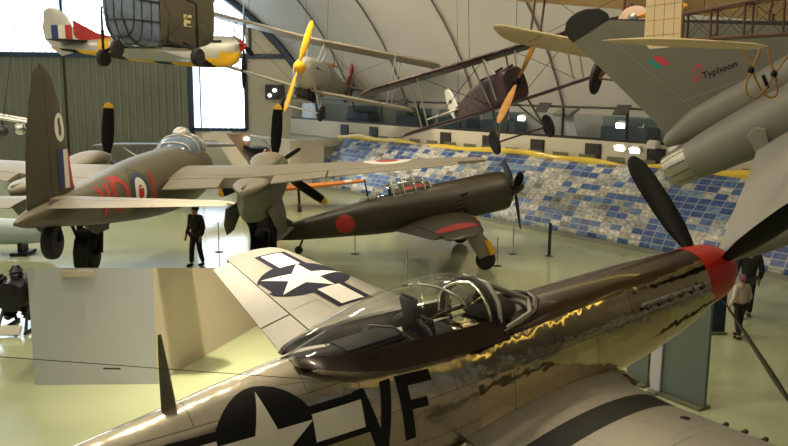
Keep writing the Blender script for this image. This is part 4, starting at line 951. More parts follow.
def striped():
    t = thing('target_tug_aircraft', 'silver fighter with yellow and black stripes, red fin fillet, hanging before the big window', 'aircraft', (-6.62, 37.721, 6.85), rot(-2.4, 1.2, 0), .95)
    st = [(-.55, .36, -.40, .36, 2), (-.8, .44, -.82, .44), (-1.3, .48, -1.02, .48), (-2.4, .52, -1.0, .50), (-4, .60, -.85, .52), (-5.6, .58, -.68, .46), (-7.2, .46, -.45, .33), (-8.8, .32, -.2, .19), (-9.9, .2, .0, .05)]
    mb = MB()
    def mf(x, a, z):
        if -7.55 < x < -6.85: return 1
        if x > -1.5 and z < -.35: return 1
        if a > 112: return 2 if (x * 1.0 + z * 1.3) % 1.9 < .75 else 1
        return 0
    fuselage(mb, st, 64, 16, mf); mb.build('fuselage', ['silver_paint', 'yellow', 'black'], t)
    mb = MB(); mb.lathe([(-.6, .28), (-.56, .30), (-.45, .24), (-.35, .14), (-.28, .05), (-.26, .01)], 24); mb.build('spinner', 'red_dull', t)
    for k in range(4): mb = MB(); blade(mb, .2, 2.1, .3, rad(10 + 90 * k), .12, (55, 28), x=-.4); mb.build('blade', 'blade_black', t)
    mb = MB(); fuselage(mb, [(-3.3, .60, .5, .2), (-3.9, 1.0, .5, .34), (-4.6, 1.02, .5, .35), (-5.7, .6, .5, .12)], 18, 3); mb.build('canopy_glass', GLASS, t)
    for s in (-1, 1): mb = MB(); mb.box((-2.0, s * .5, .22), (1.3, .05, .09), 0, None, .02); mb.build('exhaust_row', 'black', t)
    base = [(.3, -2.6, 2.8, -.6, .14), (2.4, -2.7, 2.6, -.62, .14), (5.6, -3.1, 1.6, -.30, .1)]
    for s in (-1, 1):
        mb = MB(); wing(mb, rtip([lerp_sec(base, y) for y in (.3, 2.4, 4, 5.6)], 6.2), 0, 1, s); mb.build('wing', 'silver_paint', t)
        mb = MB(); wing(mb, rtip([(.1, -8.0, 1.5, .32, .09), (1.7, -8.35, .9, .32, .08)], 2.2), 0, 1, s); mb.build('tailplane', 'black', t)
    fin = [(.2, -7.9, 2.1, 0, .08), (.5, -8.5, 1.72, 0, .08), (1.0, -8.75, 1.55, 0, .08), (1.5, -9.0, 1.2, 0, .08)]
    mb = MB(); wing(mb, rtip(fin, 1.95, (.35, .7, 1), (.9, .7, .3)), 0, 1, 1, True); bf = mb.bvh(); fo = mb.build('fin', 'silver_paint', t)
    mb = MB(); mb.prism([(-9.95, .05), (-9.4, -.35), (-8.9, -.22), (-8.9, .3), (-9.6, .35)], -.05, .05); mb.prism([(-9.9, .1), (-10.2, .6), (-10.15, 1.2), (-9.85, 1.6), (-9.85, .3)], -.04, .04); mb.build('rudder', 'silver_paint', t)
    mb = MB(); mb.prism([(-6.6, .48), (-7.6, .72), (-8.55, 1.25), (-8.75, 1.35), (-8.75, .3), (-7, .4)], -.05, .05); mb.build('fin_fillet', 'red_dull', t)
    decal('fin_flash', fo, bf, [([rect_poly(-.55, -.35, -.2, .35)], 0), ([rect_poly(-.2, -.35, .15, .35)], 1), ([rect_poly(.15, -.35, .5, .35)], 2)], ['blue_mark', 'white', 'red_dull'], (-9.3, -1, .78), (1, 0, 0), (0, 0, 1), .1, .008, 0)
    hang(t, [(-9.7, 0, .35), (-3, -1, .6), (-3, 1, .6)])
striped()

def helicopter():
    c = at(149.5, 57.5, 22); t = thing('helicopter', 'olive early helicopter with glazed nose hanging top left, cut by the photo edge', 'helicopter', c, rot(-112))
    # rear cabin (fabric) and glazed nose
    mb = MB(); fuselage(mb, [(.15, 2.0, .26, .52, 5), (-.6, 2.05, .28, .54, 5), (-1.7, 2.1, .32, .54, 5), (-2.3, 2.15, .45, .52, 4.5), (-2.55, 2.4, 1.5, .34, 3.5), (-4.2, 2.9, 2.4, .2, 2.5), (-7.5, 3.5, 3.2, .09, 2)], 32, 3); bv = mb.bvh(); fu = mb.build('fuselage', 'heli_olive', t)
    mb = MB(); fuselage(mb, [(.15, 2.0, .26, .52, 5), (.5, 2.05, .24, .52, 4.5), (.85, 2.1, .30, .50, 4), (1.1, 2.1, .5, .46, 3.5), (1.25, 2.05, .8, .40, 3), (1.3, 1.9, 1.0, .3, 3)], 32, 3); mb.build('glazed_nose', 'heli_glass', t)
    mb = MB()
    for x, tp, bt, w in ((.17, 2.0, .26, .525), (.5, 2.05, .24, .525), (.85, 2.1, .3, .505), (1.1, 2.1, .5, .465)):
        zc, hz = (tp + bt) / 2, (tp - bt) / 2; mb.tube([(x, w * math.copysign(abs(sin(a)) ** .55, sin(a)), zc + hz * math.copysign(abs(cos(a)) ** .55, cos(a))) for a in [2 * pi * j / 32 for j in range(32)]], .022, 5, closed=True)
    for y in (-.3, 0, .3): mb.tube([(.15, y, .25), (.5, y, .23), (.85, y, .29), (1.1, y * .95, .49), (1.26, y * .9, .8), (1.31, y * .8, 1.0), (1.27, y, 2.0)], .02, 5)
    for z in (.9, 1.4): mb.tube([(.15, .53, z), (.5, .53, z), (.85, .51, z), (1.12, .45, z), (1.28, .3, z), (1.31, 0, z), (1.28, -.3, z), (1.12, -.45, z), (.85, -.51, z), (.15, -.53, z)], .02, 5)
    mb.build('nose_frame', 'dark_metal', t)
    mb = MB(); mb.box((-.9, .545, .62), (1.5, .02, .5), 0, None, .005); mb.build('side_panel', 'olive_dark', t)
    mb = MB(); mb.box((-.7, 0, .25), (1.3, .9, .06), 0, None, .02); mb.build('belly_panel', 'silver_paint', t)
    decal('letter_e', fu, bv, [([[(x * 1.15, z * .8) for x, z in ((-.16, -.24), (.16, -.24), (.16, -.14), (-.05, -.14), (-.05, -.05), (.11, -.05), (.11, .05), (-.05, .05), (-.05, .14), (.16, .14), (.16, .24), (-.16, .24))]], 0)], ['yellow_pale'], (-1.0, 1.6, 1.0), (-1, 0, 0), (0, 0, 1), .1, .01)
    for s in (-1, 1):
        wheel(t, (0, s * 1.56, 0), .24, .17)
        mb = MB(); mb.tube([(0, s * 1.56, -.05), (0, s * 1.56, 1.35)], [.04, .028], 8); mb.tube([(0, s * 1.56, .5), (0, s * 1.56, .75)], .045, 8); mb.build('oleo_leg', 'black', t)
        mb = MB(); mb.tube([(0, s * 1.56, .18), (.2, s * .6, .42)], .035, 6); mb.tube([(0, s * 1.56, .18), (-.7, s * .6, .42)], .028, 6); mb.build('lower_strut', 'black', t)
        mb = MB(); mb.tube([(0, s * 1.56, 1.35), (.1, s * .6, 1.75)], .03, 6); mb.tube([(0, s * 1.56, 1.35), (-.6, s * .6, 1.9)], .025, 6); mb.build('upper_strut', 'black', t)
        wire(t, [(0, s * 1.56, 1.3), (.3, s * .62, .3)], .012, 'dark_metal', 'bracing_wire')
    wheel(t, (1.25, 0, .18), .22, .12, hub='white', name='nose_wheel'); mb = MB(); mb.tube([(1.2, 0, .5), (1.25, .09, .18)], .03, 6); mb.build('nose_wheel_leg', 'black', t)
    mb = MB(); mb.tube([(-.4, 0, 1.9), (-.4, 0, 2.7)], .08, 10); mb.build('rotor_mast', 'dark_metal', t)
    hang(t, [(-.4, 0, 2.7), (-5, 0, 1.6)])
helicopter()

def biplane(t, span_u, span_l, cu_, cl_, xu, xl, zu, zl, fabric, strut, bays, dih=(2, 3), sweep=0, n_ribs=0, tip=.5, strut_r=.03, fab_l=None):
    def sec(y, x0, c, z0, d): return (y, x0 - y * math.tan(rad(sweep)), c, z0 + y * math.tan(rad(d)), .09)
    for nm, sp, c, x0, z0, d, fb in (('upper_wing', span_u, cu_, xu, zu, dih[0], fabric), ('lower_wing', span_l, cl_, xl, zl, dih[1], fab_l or fabric)):
        for s in (-1, 1):
            y0 = .0 if nm == 'upper_wing' else .3
            secs = rtip([sec(y, x0, c, z0, d) for y in (y0, sp * .5, sp - tip)], sp)
            mb = MB(); wing(mb, secs, 0, 1, s); mb.build(nm, fb, t)
    for f in bays:
        for s in (-1, 1):
            y = f * span_l
            for k in (.12, .68):
                p = V((xl - k * cl_, s * y, zl + y * math.tan(rad(dih[1])))); q = V((xu - k * cu_, s * y, zu + y * math.tan(rad(dih[0]))))
                mb = MB(); mb.tube([p, q], strut_r, 8, flat=(1.6, .7)); mb.build('strut', strut, t)
            wire(t, [(xl - .2, s * .4, zl + .05), (xu - .2, s * y, zu)], .01, 'dark_metal', 'bracing_wire'); wire(t, [(xl - .2, s * y, zl), (xu - .2, s * .4, zu)], .01, 'dark_metal', 'bracing_wire')

def silver_biplane():
    t = thing('biplane', 'silver biplane with yellow two-blade propeller hanging in front of the vault', 'aircraft', (-4.2, 35.256, 5.872), rot(-101.25, 7.84, -12.3))
    st = [(-.25, .28, -.30, .28, 2), (-.6, .50, -.52, .44), (-1.2, .64, -.78, .54), (-2.4, .74, -.90, .58), (-3.6, .76, -.84, .58), (-5, .62, -.62, .48), (-7, .40, -.28, .28), (-8.6, .26, .0, .08)]
    mb = MB(); fuselage(mb, st, 28, 4, lambda x, a, z: 1 if x > -2.9 else 0); mb.build('fuselage', ['silver_fabric', 'silver_paint'], t)
    mb = MB(); mb.lathe([(-.3, .27), (-.1, .27), (.08, .2), (.2, .08), (.23, .01)], 24); mb.build('spinner', 'yellow', t)
    for k in range(2): mb = MB(); blade(mb, .12, 2.05, .30, rad(4 + 180 * k), .18, (55, 28), x=0); mb.build('blade', 'wood' if False else 'yellow', t)
    biplane(t, 5.68, 4.9, 2.1, 1.7, -.9, -1.4, 1.42, -.80, 'silver_fabric', 'silver_paint', (.78,), (2, 3), 4)
    for s in (-1, 1):
        for k in (.1, .6): mb = MB(); mb.tube([(-1.2 - k, s * .35, .5), (-1.1 - k * 1.4, s * .5, 1.36)], .03, 6); mb.build('cabane_strut', 'silver_paint', t)
        wheel(t, (-1.8, s * .95, -1.68), .36, .14, hub='wood')
        mb = MB(); mb.tube([(-1.5, s * .42, -.55), (-1.8, s * .9, -1.68)], .04, 6); mb.tube([(-2.6, s * .42, -.55), (-1.8, s * .9, -1.68)], .035, 6); mb.build('gear_leg', 'silver_paint', t)
        mb = MB()
        for k in range(6): mb.tube([(-.95 - k * .2, s * .42, .22), (-1.08 - k * .2, s * .52, .2)], .04, 6)
        mb.build('exhaust_stubs', 'black', t)
        mb = MB(); wing(mb, rtip([(.1, -7.4, 1.3, .25, .08), (1.4, -7.6, .9, .25, .08)], 1.9), 0, 1, s); mb.build('tailplane', 'silver_fabric', t)
    mb = MB(); mb.tube([(-1.8, -.95, -1.68), (-1.8, .95, -1.68)], .035, 6); mb.build('axle', 'silver_paint', t)
    mb = MB(); mb.box((-1.9, 0, -.98), (1.2, .8, .5), 0, None, .12); mb.build('radiator', 'black', t)
    mb = MB(); mb.prism([(-7.3, .25), (-8.0, .95), (-8.0, .0), (-7.4, .0)], -.04, .04); mb.build('fin', 'silver_fabric', t)
    mb = MB()
    P = [(-8.02, -.35), (-8.02, 1.25), (-8.3, 1.32), (-8.3, -.42)], [(-8.3, -.42), (-8.3, 1.32), (-8.6, 1.2), (-8.6, -.38)], [(-8.6, -.38), (-8.6, 1.2), (-8.82, .95), (-8.9, .3), (-8.8, -.2)]
    for i, p in enumerate(P): mb.prism([((x + 8) * 1.5 - 8, z * 1.3) for x, z in p], -.05, .05, 'xz', i)
    mb.build('rudder', ['red_dull', 'white', 'blue_mark'], t)
    mb = MB(); mb.tube([(-4.2 + .42 * cos(a), .42 * sin(a), .80) for a in [2 * pi * j / 20 for j in range(20)]], .035, 6, closed=True); mb.tube([(-4.5, .15, .7), (-3.9, .3, 1.0), (-3.3, .4, 1.05)], .03, 6); mb.tube([(-4.4, -.1, .7), (-4.3, -.4, .95)], .03, 6); mb.build('gun_ring', 'wood', t)
    mb = MB(); mb.tube([(-2.9, .3, .56), (-2.9, 0, .66), (-2.9, -.3, .56)], .09, 8); mb.build('cockpit_coaming', 'leather', t)
    hang(t, [(-1.6, -.5, 1.4), (-1.6, .5, 1.4), (-7, 0, .35)])
silver_biplane()

def purple_biplane():
    t = thing('biplane', 'dark purple-brown biplane with wooden propeller hanging at centre right, white rudder', 'aircraft', (3.666, 24.427, 5.217), rot(-77.8, 10.72, 16.41))
    st = [(-.15, .42, -.5, .36, 3), (-.35, .50, -.56, .42, 4), (-1.6, .52, -.55, .42, 6), (-2.8, .5, -.5, .40, 8), (-4.5, .36, -.36, .26, 8), (-6.5, .18, -.12, .05, 6)]
    mb = MB(); fuselage(mb, st, 32, 3, lambda x, a, z: 1 if x > -1.5 else 0); mb.build('fuselage', ['lozenge', 'purple'], t)
    mb = MB(); mb.prism([(-.28, -.2), (.28, -.2), (.28, .32), (.16, .42), (-.16, .42), (-.28, .32)], -.14, -.10, 'yz'); mb.build('radiator', 'dark_metal', t)
    mb = MB(); mb.lathe([(-.12, .13), (0, .13), (.08, .09), (.1, .01)], 16); mb.build('propeller_hub', 'black', t)
    for k in range(2): mb = MB(); blade(mb, .05, 1.42, .24, rad(44 + 180 * k), .2, (60, 24), x=0); mb.build('blade', 'wood', t)
    biplane(t, 4.45, 3.5, 1.6, 1.2, -.55, -1.1, 1.08, -.52, 'lozenge', 'silver_paint', (.78,), (0, 1), 0, fab_l='purple')
    for s in (-1, 1):
        for a, b_ in (((-.5, .4, .45), (-.75, .55, 1.08)), ((-1.0, .42, -.3), (-.75, .55, 1.08)), ((-1.6, .42, -.4), (-1.65, .6, 1.08))): mb = MB(); mb.tube([(a[0], s * a[1], a[2]), (b_[0], s * b_[1], b_[2])], .028, 6); mb.build('cabane_strut', 'silver_paint', t)
        wheel(t, (-.9, s * .93, -1.55), .37, .11, hub='black')
        mb = MB(); mb.tube([(-.6, s * .4, -.5), (-.9, s * .8, -1.52)], .032, 6); mb.tube([(-1.6, s * .4, -.5), (-.9, s * .8, -1.52)], .03, 6); mb.build('gear_leg', 'grey_green', t)
        mb = MB(); wing(mb, rtip([(.1, -5.6, .95, .12, .06), (.9, -5.85, .6, .12, .06)], 1.25), 0, 1, s); mb.build('tailplane', 'white', t)
        mb = MB(); mb.tube([(-1.1, s * .18, .55), (-.4, s * .18, .55)], .035, 8); mb.build('machine_gun', 'black', t)
    mb = MB(); mb.add([V(p) for p in MB_wing([(-.80, -.62, .45, -1.55), (.80, -.62, .45, -1.55)])], [(0, 1, 2, 3), (4, 5, 6, 7), (0, 1, 5, 4), (2, 3, 7, 6), (1, 2, 6, 5), (0, 3, 7, 4)], 0, False); mb.build('axle_wing', 'purple', t)
    mb = MB(); mb.prism([(-6.0, .15), (-6.2, .75), (-6.5, 1.05), (-6.85, 1.0), (-7.05, .65), (-7.0, .2), (-6.8, -.15), (-6.6, -.2), (-6.55, .1)], -.035, .035); mb.build('rudder', 'white', t)
    mb = MB(); mb.prism([(-6.5, .45), (-6.62, .45), (-6.62, .62), (-6.5, .62)], -.04, .04); mb.prism([(-6.35, .50), (-6.8, .50), (-6.8, .57), (-6.35, .57)], -.041, .041); mb.build('cross_marking', 'black', t)
    mb = MB(); mb.tube([(-2.2 + .38 * cos(a), .3 * sin(a), .53) for a in [2 * pi * j / 18 for j in range(18)]], .05, 6, closed=True); mb.build('cockpit_coaming', 'leather', t)
    hang(t, [(-1.2, -.8, 1.15), (-1.2, .8, 1.15), (-5.8, 0, .3)])
def MB_wing(q):
    out = []
    for y, x0, c, z in q: out += [(x0, y, z + .02), (x0 - c, y, z + .02), (x0 - c, y, z - .03), (x0, y, z - .03)]
    return out
purple_biplane()

def cream_biplane():
    t = thing('biplane', 'cream-winged dark biplane high above the grey jet fin, mostly hidden behind it', 'aircraft', at(633, 19, 20.5), rot(-119, 19, -7))
    st = [(-.1, .40, -.40, .40, 2), (-.25, .45, -.45, .45, 2), (-.9, .46, -.46, .45, 2.1), (-1.8, .5, -.46, .42, 4), (-3, .42, -.4, .34, 6), (-5.2, .15, -.1, .05, 4)]
    mb = MB(); fuselage(mb, st, 28, 3); bv = mb.bvh(); fu = mb.build('fuselage', 'linen_dark', t)
    mb = MB(); mb.lathe([(-.1, .12), (.1, .12), (.14, .02)], 16); mb.build('propeller_hub', 'dark_metal', t)
    for k in range(2): mb = MB(); blade(mb, .05, 1.3, .22, rad(70 + 180 * k), .2, (60, 24), x=.05); mb.build('blade', 'wood', t)
    biplane(t, 4.27, 4.27, 1.37, 1.37, -.35, -.80, .95, -.5, 'linen', 'wood_dark', (.7, .12), (0, 5), 0, strut_r=.04)
    for s in (-1, 1):
        wheel(t, (-.6, s * .72, -1.42), .43, .11, hub='black')
        mb = MB(); mb.tube([(-.5, s * .38, -.4), (-.6, s * .65, -1.42)], .035, 6); mb.tube([(-1.4, s * .38, -.4), (-.6, s * .65, -1.42)], .035, 6); mb.build('gear_leg', 'wood_dark', t)
        mb = MB(); wing(mb, rtip([(.08, -4.5, .8, .1, .06), (.9, -4.8, .5, .1, .06)], 1.2), 0, 1, s); mb.build('tailplane', 'linen', t)
    mb = MB(); mb.tube([(-.6, -.7, -1.42), (-.6, .7, -1.42)], .03, 6); mb.build('axle', 'wood_dark', t)
    mb = MB(); mb.prism([(-4.7, .1), (-5.1, .75), (-5.5, .7), (-5.55, .1), (-5.2, -.1)], -.03, .03); mb.build('rudder', 'white', t)
    decal('white_letters', fu, bv, [([text_mesh('/B', .5, 0, 0, .02)], 0)], ['white'], (-1.2, -1.5, .1), (1, 0, 0), (0, 0, 1), .1, .008)
    hang(t, [(-.8, -.8, 1.0), (-.8, .8, 1.0)])
cream_biplane()

def frame_monoplane():
    t = thing('early_monoplane', 'early monoplane with bare wooden frame fuselage and cream wings hanging at top right', 'aircraft', at(684, 39, 13.6), rot(-56, 1.5, 0))
    L_ = 6.5
    def lon(x, s, up): return V((x, s * (.06 + .045 * x), (.40 + .055 * x) if up else (-.02 - .02 * x)))
    for s in (-1, 1):
        for up in (0, 1): mb = MB(); mb.tube([lon(x, s, up) for x in (0, 2, 4, L_)], .024, 6); mb.build('longeron', 'wood_dark', t)
    xs = [.02, .55, 1.15, 1.8, 2.5, 3.25, 4.1, 5.0, 6]
    for i, x in enumerate(xs):
        for s in (-1, 1): mb = MB(); mb.tube([lon(x, s, 0), lon(x, s, 1)], .021, 6); mb.build('frame_post', 'wood_dark', t)
        mb = MB()
        for up in (0, 1): mb.tube([lon(x, -1, up), lon(x, 1, up)], .018, 6)
        mb.build('cross_member', 'wood_dark', t)
        if i < len(xs) - 1:
            for s in (-1, 1): wire(t, [lon(x, s, 0), lon(xs[i + 1], s, 1)], .006, 'dark_metal', 'bracing_wire'); wire(t, [lon(x, s, 1), lon(xs[i + 1], s, 0)], .006, 'dark_metal', 'bracing_wire')
    # rudder behind the stern post
    mb = MB(); mb.prism([(-.06, -.12), (-.06, .82), (-.6, .86), (-.78, .8), (-.8, .0), (-.68, -.12)], -.02, .02); ru = mb.build('rudder', 'linen', t)
    mb = MB()
    for x in (-.2, -.4, -.6): mb.box((x, 0, .36), (.012, .046, .9))
    for z in (.1, .35, .6): mb.box((-.42, 0, z), (.68, .046, .012))
    mb.build('rudder_rib', 'cane', ru)
    # tailplane under the stern
    for s in (-1, 1):
        secs = [(.0, .75, 1.05, -.10, .07), (1.0, .72, 1.0, -.10, .07), (1.55, .55, .75, -.10, .06), (1.95, .2, .25, -.10, .05)]
        mb = MB(); wing(mb, secs, 0, 1, s); mb.build('tailplane', 'linen', t)
    # main wing
    for s in (-1, 1):
        secs = rtip([(.25, 5.2, 2.0, .62, .07), (2, 5.2, 2.0, .75, .07), (4, 5.1, 1.8, .9, .06)], 4.5)
        mb = MB(); wing(mb, secs, 0, 1, s); mb.build('wing', 'linen', t)
    # cane tail skid loops
    for k, pts in enumerate((((738, 48), (748, 59), (753, 72), (760, 88), (769, 97), (777, 94), (776, 78), (771, 62), (768, 48)), ((760, 48), (757, 58), (752, 70), (746, 84), (748, 95), (756, 97), (766, 88), (776, 72), (787, 57)))):
        Mi = t.matrix_world.inverted(); q = [Mi @ at(px, py, 12.3 - .03 * k) for px, py in pts]; fine = []
        for i in range(len(q) - 1):
            p0, p1, p2, p3 = q[max(i - 1, 0)], q[i], q[i + 1], q[min(i + 2, len(q) - 1)]
            for j in range(5):
                u = j / 5; fine.append(.5 * ((2 * p1) + (p2 - p0) * u + (2 * p0 - 5 * p1 + 4 * p2 - p3) * u * u + (3 * p1 - p0 - 3 * p2 + p3) * u ** 3))
        fine.append(q[-1]); mb = MB(); mb.tube(fine, .018, 8); mb.build('skid_loop', 'cane', t)
    mb = MB(); Mi = t.matrix_world.inverted(); mb.tube([Mi @ at(763, 75, 12.28), Mi @ at(768, 88, 12.28)], .03, 6); mb.ell(Mi @ at(751, 70, 12.28), (.05, .05, .06), 0, 6); mb.ell(Mi @ at(774, 74, 12.28), (.05, .05, .06), 0, 6); mb.build('skid_binding', 'black', t)
    hang(t, [lon(.3, 1, 1), lon(4, -1, 1), lon(4, 1, 1)])
frame_monoplane()

def jet():
    t = thing('jet_fighter', 'grey jet fighter tail at right, tall fin with dark tip and small text', 'aircraft', (6.534, 18.767, 3.285), rot(-36.74, 30.33, 20.5))
    mb = MB()
    for yc in (-.5, .5): pass
    # engine tubes
    for s in (-1, 1):
        mb = MB(); fuselage(mb, [(.58, .43, -.43, .43, 2), (1.2, .50, -.50, .50, 2), (2.2, .56, -.58, .56, 2), (4, .62, -.70, .62, 2.2), (7, .68, -.85, .68, 2.5), (10, .6, -.8, .6, 2.5)], 32, 3, yc=s * .5); mb.build('engine_fairing', 'jet_grey', t)
        nz_ = bpy.data.objects.new('exhaust_nozzle', None); COL.objects.link(nz_); nz_.parent = t
        for k in range(12):
            a0, a1 = 2 * pi * (k + .05) / 12, 2 * pi * (k + .95) / 12; mb = MB(); rg = []
            for x, r in ((.60, .425), (.3, .42), (.0, .37)):
                rg.append([V((x, s * .5 + (r - d) * sin(a0 + (a1 - a0) * j / 4), (r - d) * cos(a0 + (a1 - a0) * j / 4))) for d, js in ((0, range(5)), (.02, range(4, -1, -1))) for j in js])
            mb.rings(rg); mb.build('nozzle_petal', 'nozzle', nz_)
        mb = MB(); mb.lathe([(.62, .40), (.1, .35), (.1, .345), (.62, .39), (.62, .01)], 24, 0, 'x', None, (0, s * .5, 0)); mb.build('nozzle_liner', 'jet_dark', nz_)
    # spine and fin root fairing
    mb = MB(); fuselage(mb, [(.12, .62, .42, .10, 2), (.3, .74, .38, .2, 2), (1.2, .98, .2, .30, 2), (2.5, 1.02, .1, .42, 2.2), (4.5, 1.1, 0, .6, 2.4), (7.5, 1.25, -.2, .75, 2.4), (10, 1.35, -.5, .7, 2.4), (12, .6, -.5, .4, 2.2), (13.6, .1, -.1, .02, 2)], 28, 3); mb.build('fuselage_spine', 'jet_grey', t)
    # fin : outline with dark tip cap and leading edge strip
    F0 = [(.30, .62), (-.38, 3.80), (.60, 3.68), (4.6, .95)]
    def finsec(z):
        te = .30 + (-.38 - .30) * (z - .62) / (3.80 - .62); le = .60 + (4.6 - .60) * (3.68 - z) / (3.68 - .95) if z < 3.68 else .60; return (z, le, le - te, 0, .045)
    mb = MB(); wing(mb, [finsec(z) for z in (.7, 1.5, 2.4, 3.2, 3.66)], .04, 1, 1, True); bf = mb.bvh(); fo = mb.build('fin', 'jet_grey', t)
    mb = MB(); wing(mb, [finsec(z) for z in (.95, 1.5, 2.4, 3.2, 3.66)], 0, .045, 1, True, n=6); mb.build('leading_edge_strip', 'jet_dark', t)
    mb = MB(); wing(mb, [(3.665, .62, 1.0, 0, .06), (3.8, .64, 1.05, 0, .06), (4.0, .55, .95, 0, .055), (4.15, .3, .55, 0, .05), (4.2, .1, .2, 0, .05)], 0, 1, 1, True); mb.build('fin_tip', 'jet_dark', t)
    side = lambda nm, lay, mats, x, z, U, W, step=.1: decal(nm, fo, bf, lay, mats, (x, -1.5, z), U, W, step, .008)
    U, W = (1, 0, -.36), (.36, 0, 1)
    tU = V((2.35 - 1.62, 0, 1.30 - 1.39 - .0)); tU = V((1, 0, -.16)); tW = V((.16, 0, 1))
    Mi = t.matrix_world.inverted(); o_ = Mi @ CP
    def onfin(px, py): d = (Mi.to_3x3() @ ray(px, py)); k = (-.05 - o_.y) / d.y; q = o_ + d * k; return (q.x, q.z)
    flat = lambda nm, polys, mats: decal(nm, fo, bf, [(p, i) for i, p in enumerate(polys)], mats, (0, -1.5, 0), (1, 0, 0), (0, 0, 1), .2, .008, 0)
    flat('flag_marking', [[[onfin(*q) for q in ((651.5, 57.8), (661, 55.5), (670.5, 63.9), (662, 65.8))]], [[onfin(*q) for q in ((646, 60.3), (652.5, 58.3), (663, 67.3), (657.5, 69.2))]]], ['pink_mark', 'cyan_mark'])
    c0, c1 = V(onfin(703, 79)), V(onfin(738, 66)); bl = (c1 - c0).normalized(); tm = text_mesh('Typhoon', 1, 0, 0, .01); wd_ = max(q[0] for q in tm[1]) - min(q[0] for q in tm[1]); f = (c1 - c0).length / wd_ * .99
    up = V(onfin(700, 64)) - V(onfin(703, 79)); up.normalize(); mid = (c0 + c1) / 2 + up * .07
    flat('fin_lettering', [[('mesh', [tuple(mid + bl * q[0] * f + up * q[1] * f) for q in tm[1]], tm[2])]], ['navy'])
    ang = [2 * pi * k / 30 for k in range(31)]; rp_ = lambda a, r: onfin(697 + (4.2 * cos(a) + 2.2 * sin(a)) * r, 72.5 - 9.5 * sin(a) * r)
    flat('ring_emblem', [[[rp_(a, 1), rp_(b_, 1), rp_(b_, .72), rp_(a, .72)] for a, b_ in zip(ang, ang[1:])]], ['pink_mark'])
    side('rudder_line', [([rect_poly(-1.35, -.012, 1.35, .012)], 0)], ['jet_grey_lit'], 2.3, 1.02, tU, tW)
    side('panel_line', [([[(-.02, -1.3), (.0, -1.3), (.0, 1.3), (-.02, 1.3)]], 0)], ['nozzle'], .75, 2.1, (1, 0, .3), (-.3, 0, 1))
    # delta wings, the near one hanging low
    for s in (-1, 1):
        secs = [(.95, 8.5, 6.5, -.25, .035), (2.24, 6.9, 4.96, -.22, .035), (4.0, 4.9, 3.15, -.2, .035), (5.5, 3.2, 1.62, -.2, .03)]
        mb = MB(); wing(mb, secs, 0, 1, s); bw = mb.bvh(); mb.build('wing', 'jet_grey_lit', t)
        mb = MB(); fuselage(mb, [(1.5, -.17, -.23, .03, 2), (1.9, -.06, -.36, .13, 2), (2.6, .02, -.44, .2, 2), (4.2, .0, -.42, .2, 2), (5.2, -.1, -.3, .1, 2), (5.6, -.19, -.21, .01, 2)], 20, 3, yc=s * 5.62); bp_ = mb.bvh(); po = mb.build('wing_tip_pod', 'jet_grey', t)
        if s < 0: decal('pod_aperture', po, bp_, [([disc_poly(0, 0, .24, 24, .07)], 0)], ['jet_dark'], (2.75, -5.62, 1), (1, 0, 0), (0, 1, 0), .06, .006)
    mb = MB(); mb.prism([(1.95, -.28), (2.25, -.28), (2.35, .1), (2.2, .22), (1.98, .12)], -1.12, -1.05); mb.build('airbrake_patch', 'jet_grey_lit', t)
    hang(t, [(6, 0, 1.1), (2.4, 0, .9)])
jet()

# ================================================================== BACKGROUND AIRCRAFT
def orange_plane():
    t = thing('monoplane', 'orange low-wing aeroplane behind the olive bomber right engine', 'aircraft', at(273, 166, 31), rot(-78, 9.5, 0))
    mb = MB(); fuselage(mb, [(-.2, .35, -.35, .35, 2), (-.5, .5, -.5, .5, 2), (-1.6, .55, -.6, .52), (-3.5, .55, -.5, .42), (-6.5, .2, -.1, .1)], 24, 3); mb.build('fuselage', 'orange', t)
    mb = MB(); mb.lathe([(-.2, .2), (0, .2), (.25, .02)], 16); mb.build('spinner', 'black', t)
    for k in range(3): mb = MB(); blade(mb, .1, 1.3, .2, rad(-62 + 120 * k), .14, (50, 26)); mb.build('blade', 'blade_black', t)
    for s in (-1, 1):
        mb = MB(); wing(mb, rtip([(.3, -1.2, 2.0, -.85, .13), (2.0, -1.25, 1.7, -.72, .13), (3.2, -1.3, 1.4, -.62, .12)], 4.0), 0, 1, s, mf=None); mb.build('wing', 'orange', t)
        mb = MB(); wing(mb, rtip([(3.0, -1.29, 1.47, -.615, .135), (3.25, -1.3, 1.42, -.60, .135)], 3.4), 0, 1, s); mb.build('white_band', 'white', t)
        mb = MB(); wing(mb, rtip([(.1, -5.4, .9, .1, .1), (1.1, -5.6, .6, .1, .1)], 1.4), 0, 1, s); mb.build('tailplane', 'orange', t)
        wheel(t, (-1.3, s * 1.1, -1.72), .26, .14); mb = MB(); mb.tube([(-1.5, s * 1.1, -.8), (-1.3, s * 1.1, -1.72)], .06, 6); mb.build('gear_leg', 'black', t)
    mb = MB(); wing(mb, rtip([(.1, -5.3, 1.2, 0, .09), (.9, -5.7, .8, 0, .09)], 1.2), 0, 1, 1, True); mb.build('fin', 'orange', t)
    mb = MB(); fuselage(mb, [(-2, .55, .4, .2), (-2.4, .9, .4, .32), (-3.2, .9, .4, .32), (-4, .5, .4, .1)], 16, 3); mb.build('canopy_glass', GLASS, t)
    mb = MB(); mb.tube([(-5.9, 0, -.1), (-5.9, 0, -1.7)], .06, 6); mb.build('tail_prop_stand', 'black', t)
orange_plane()
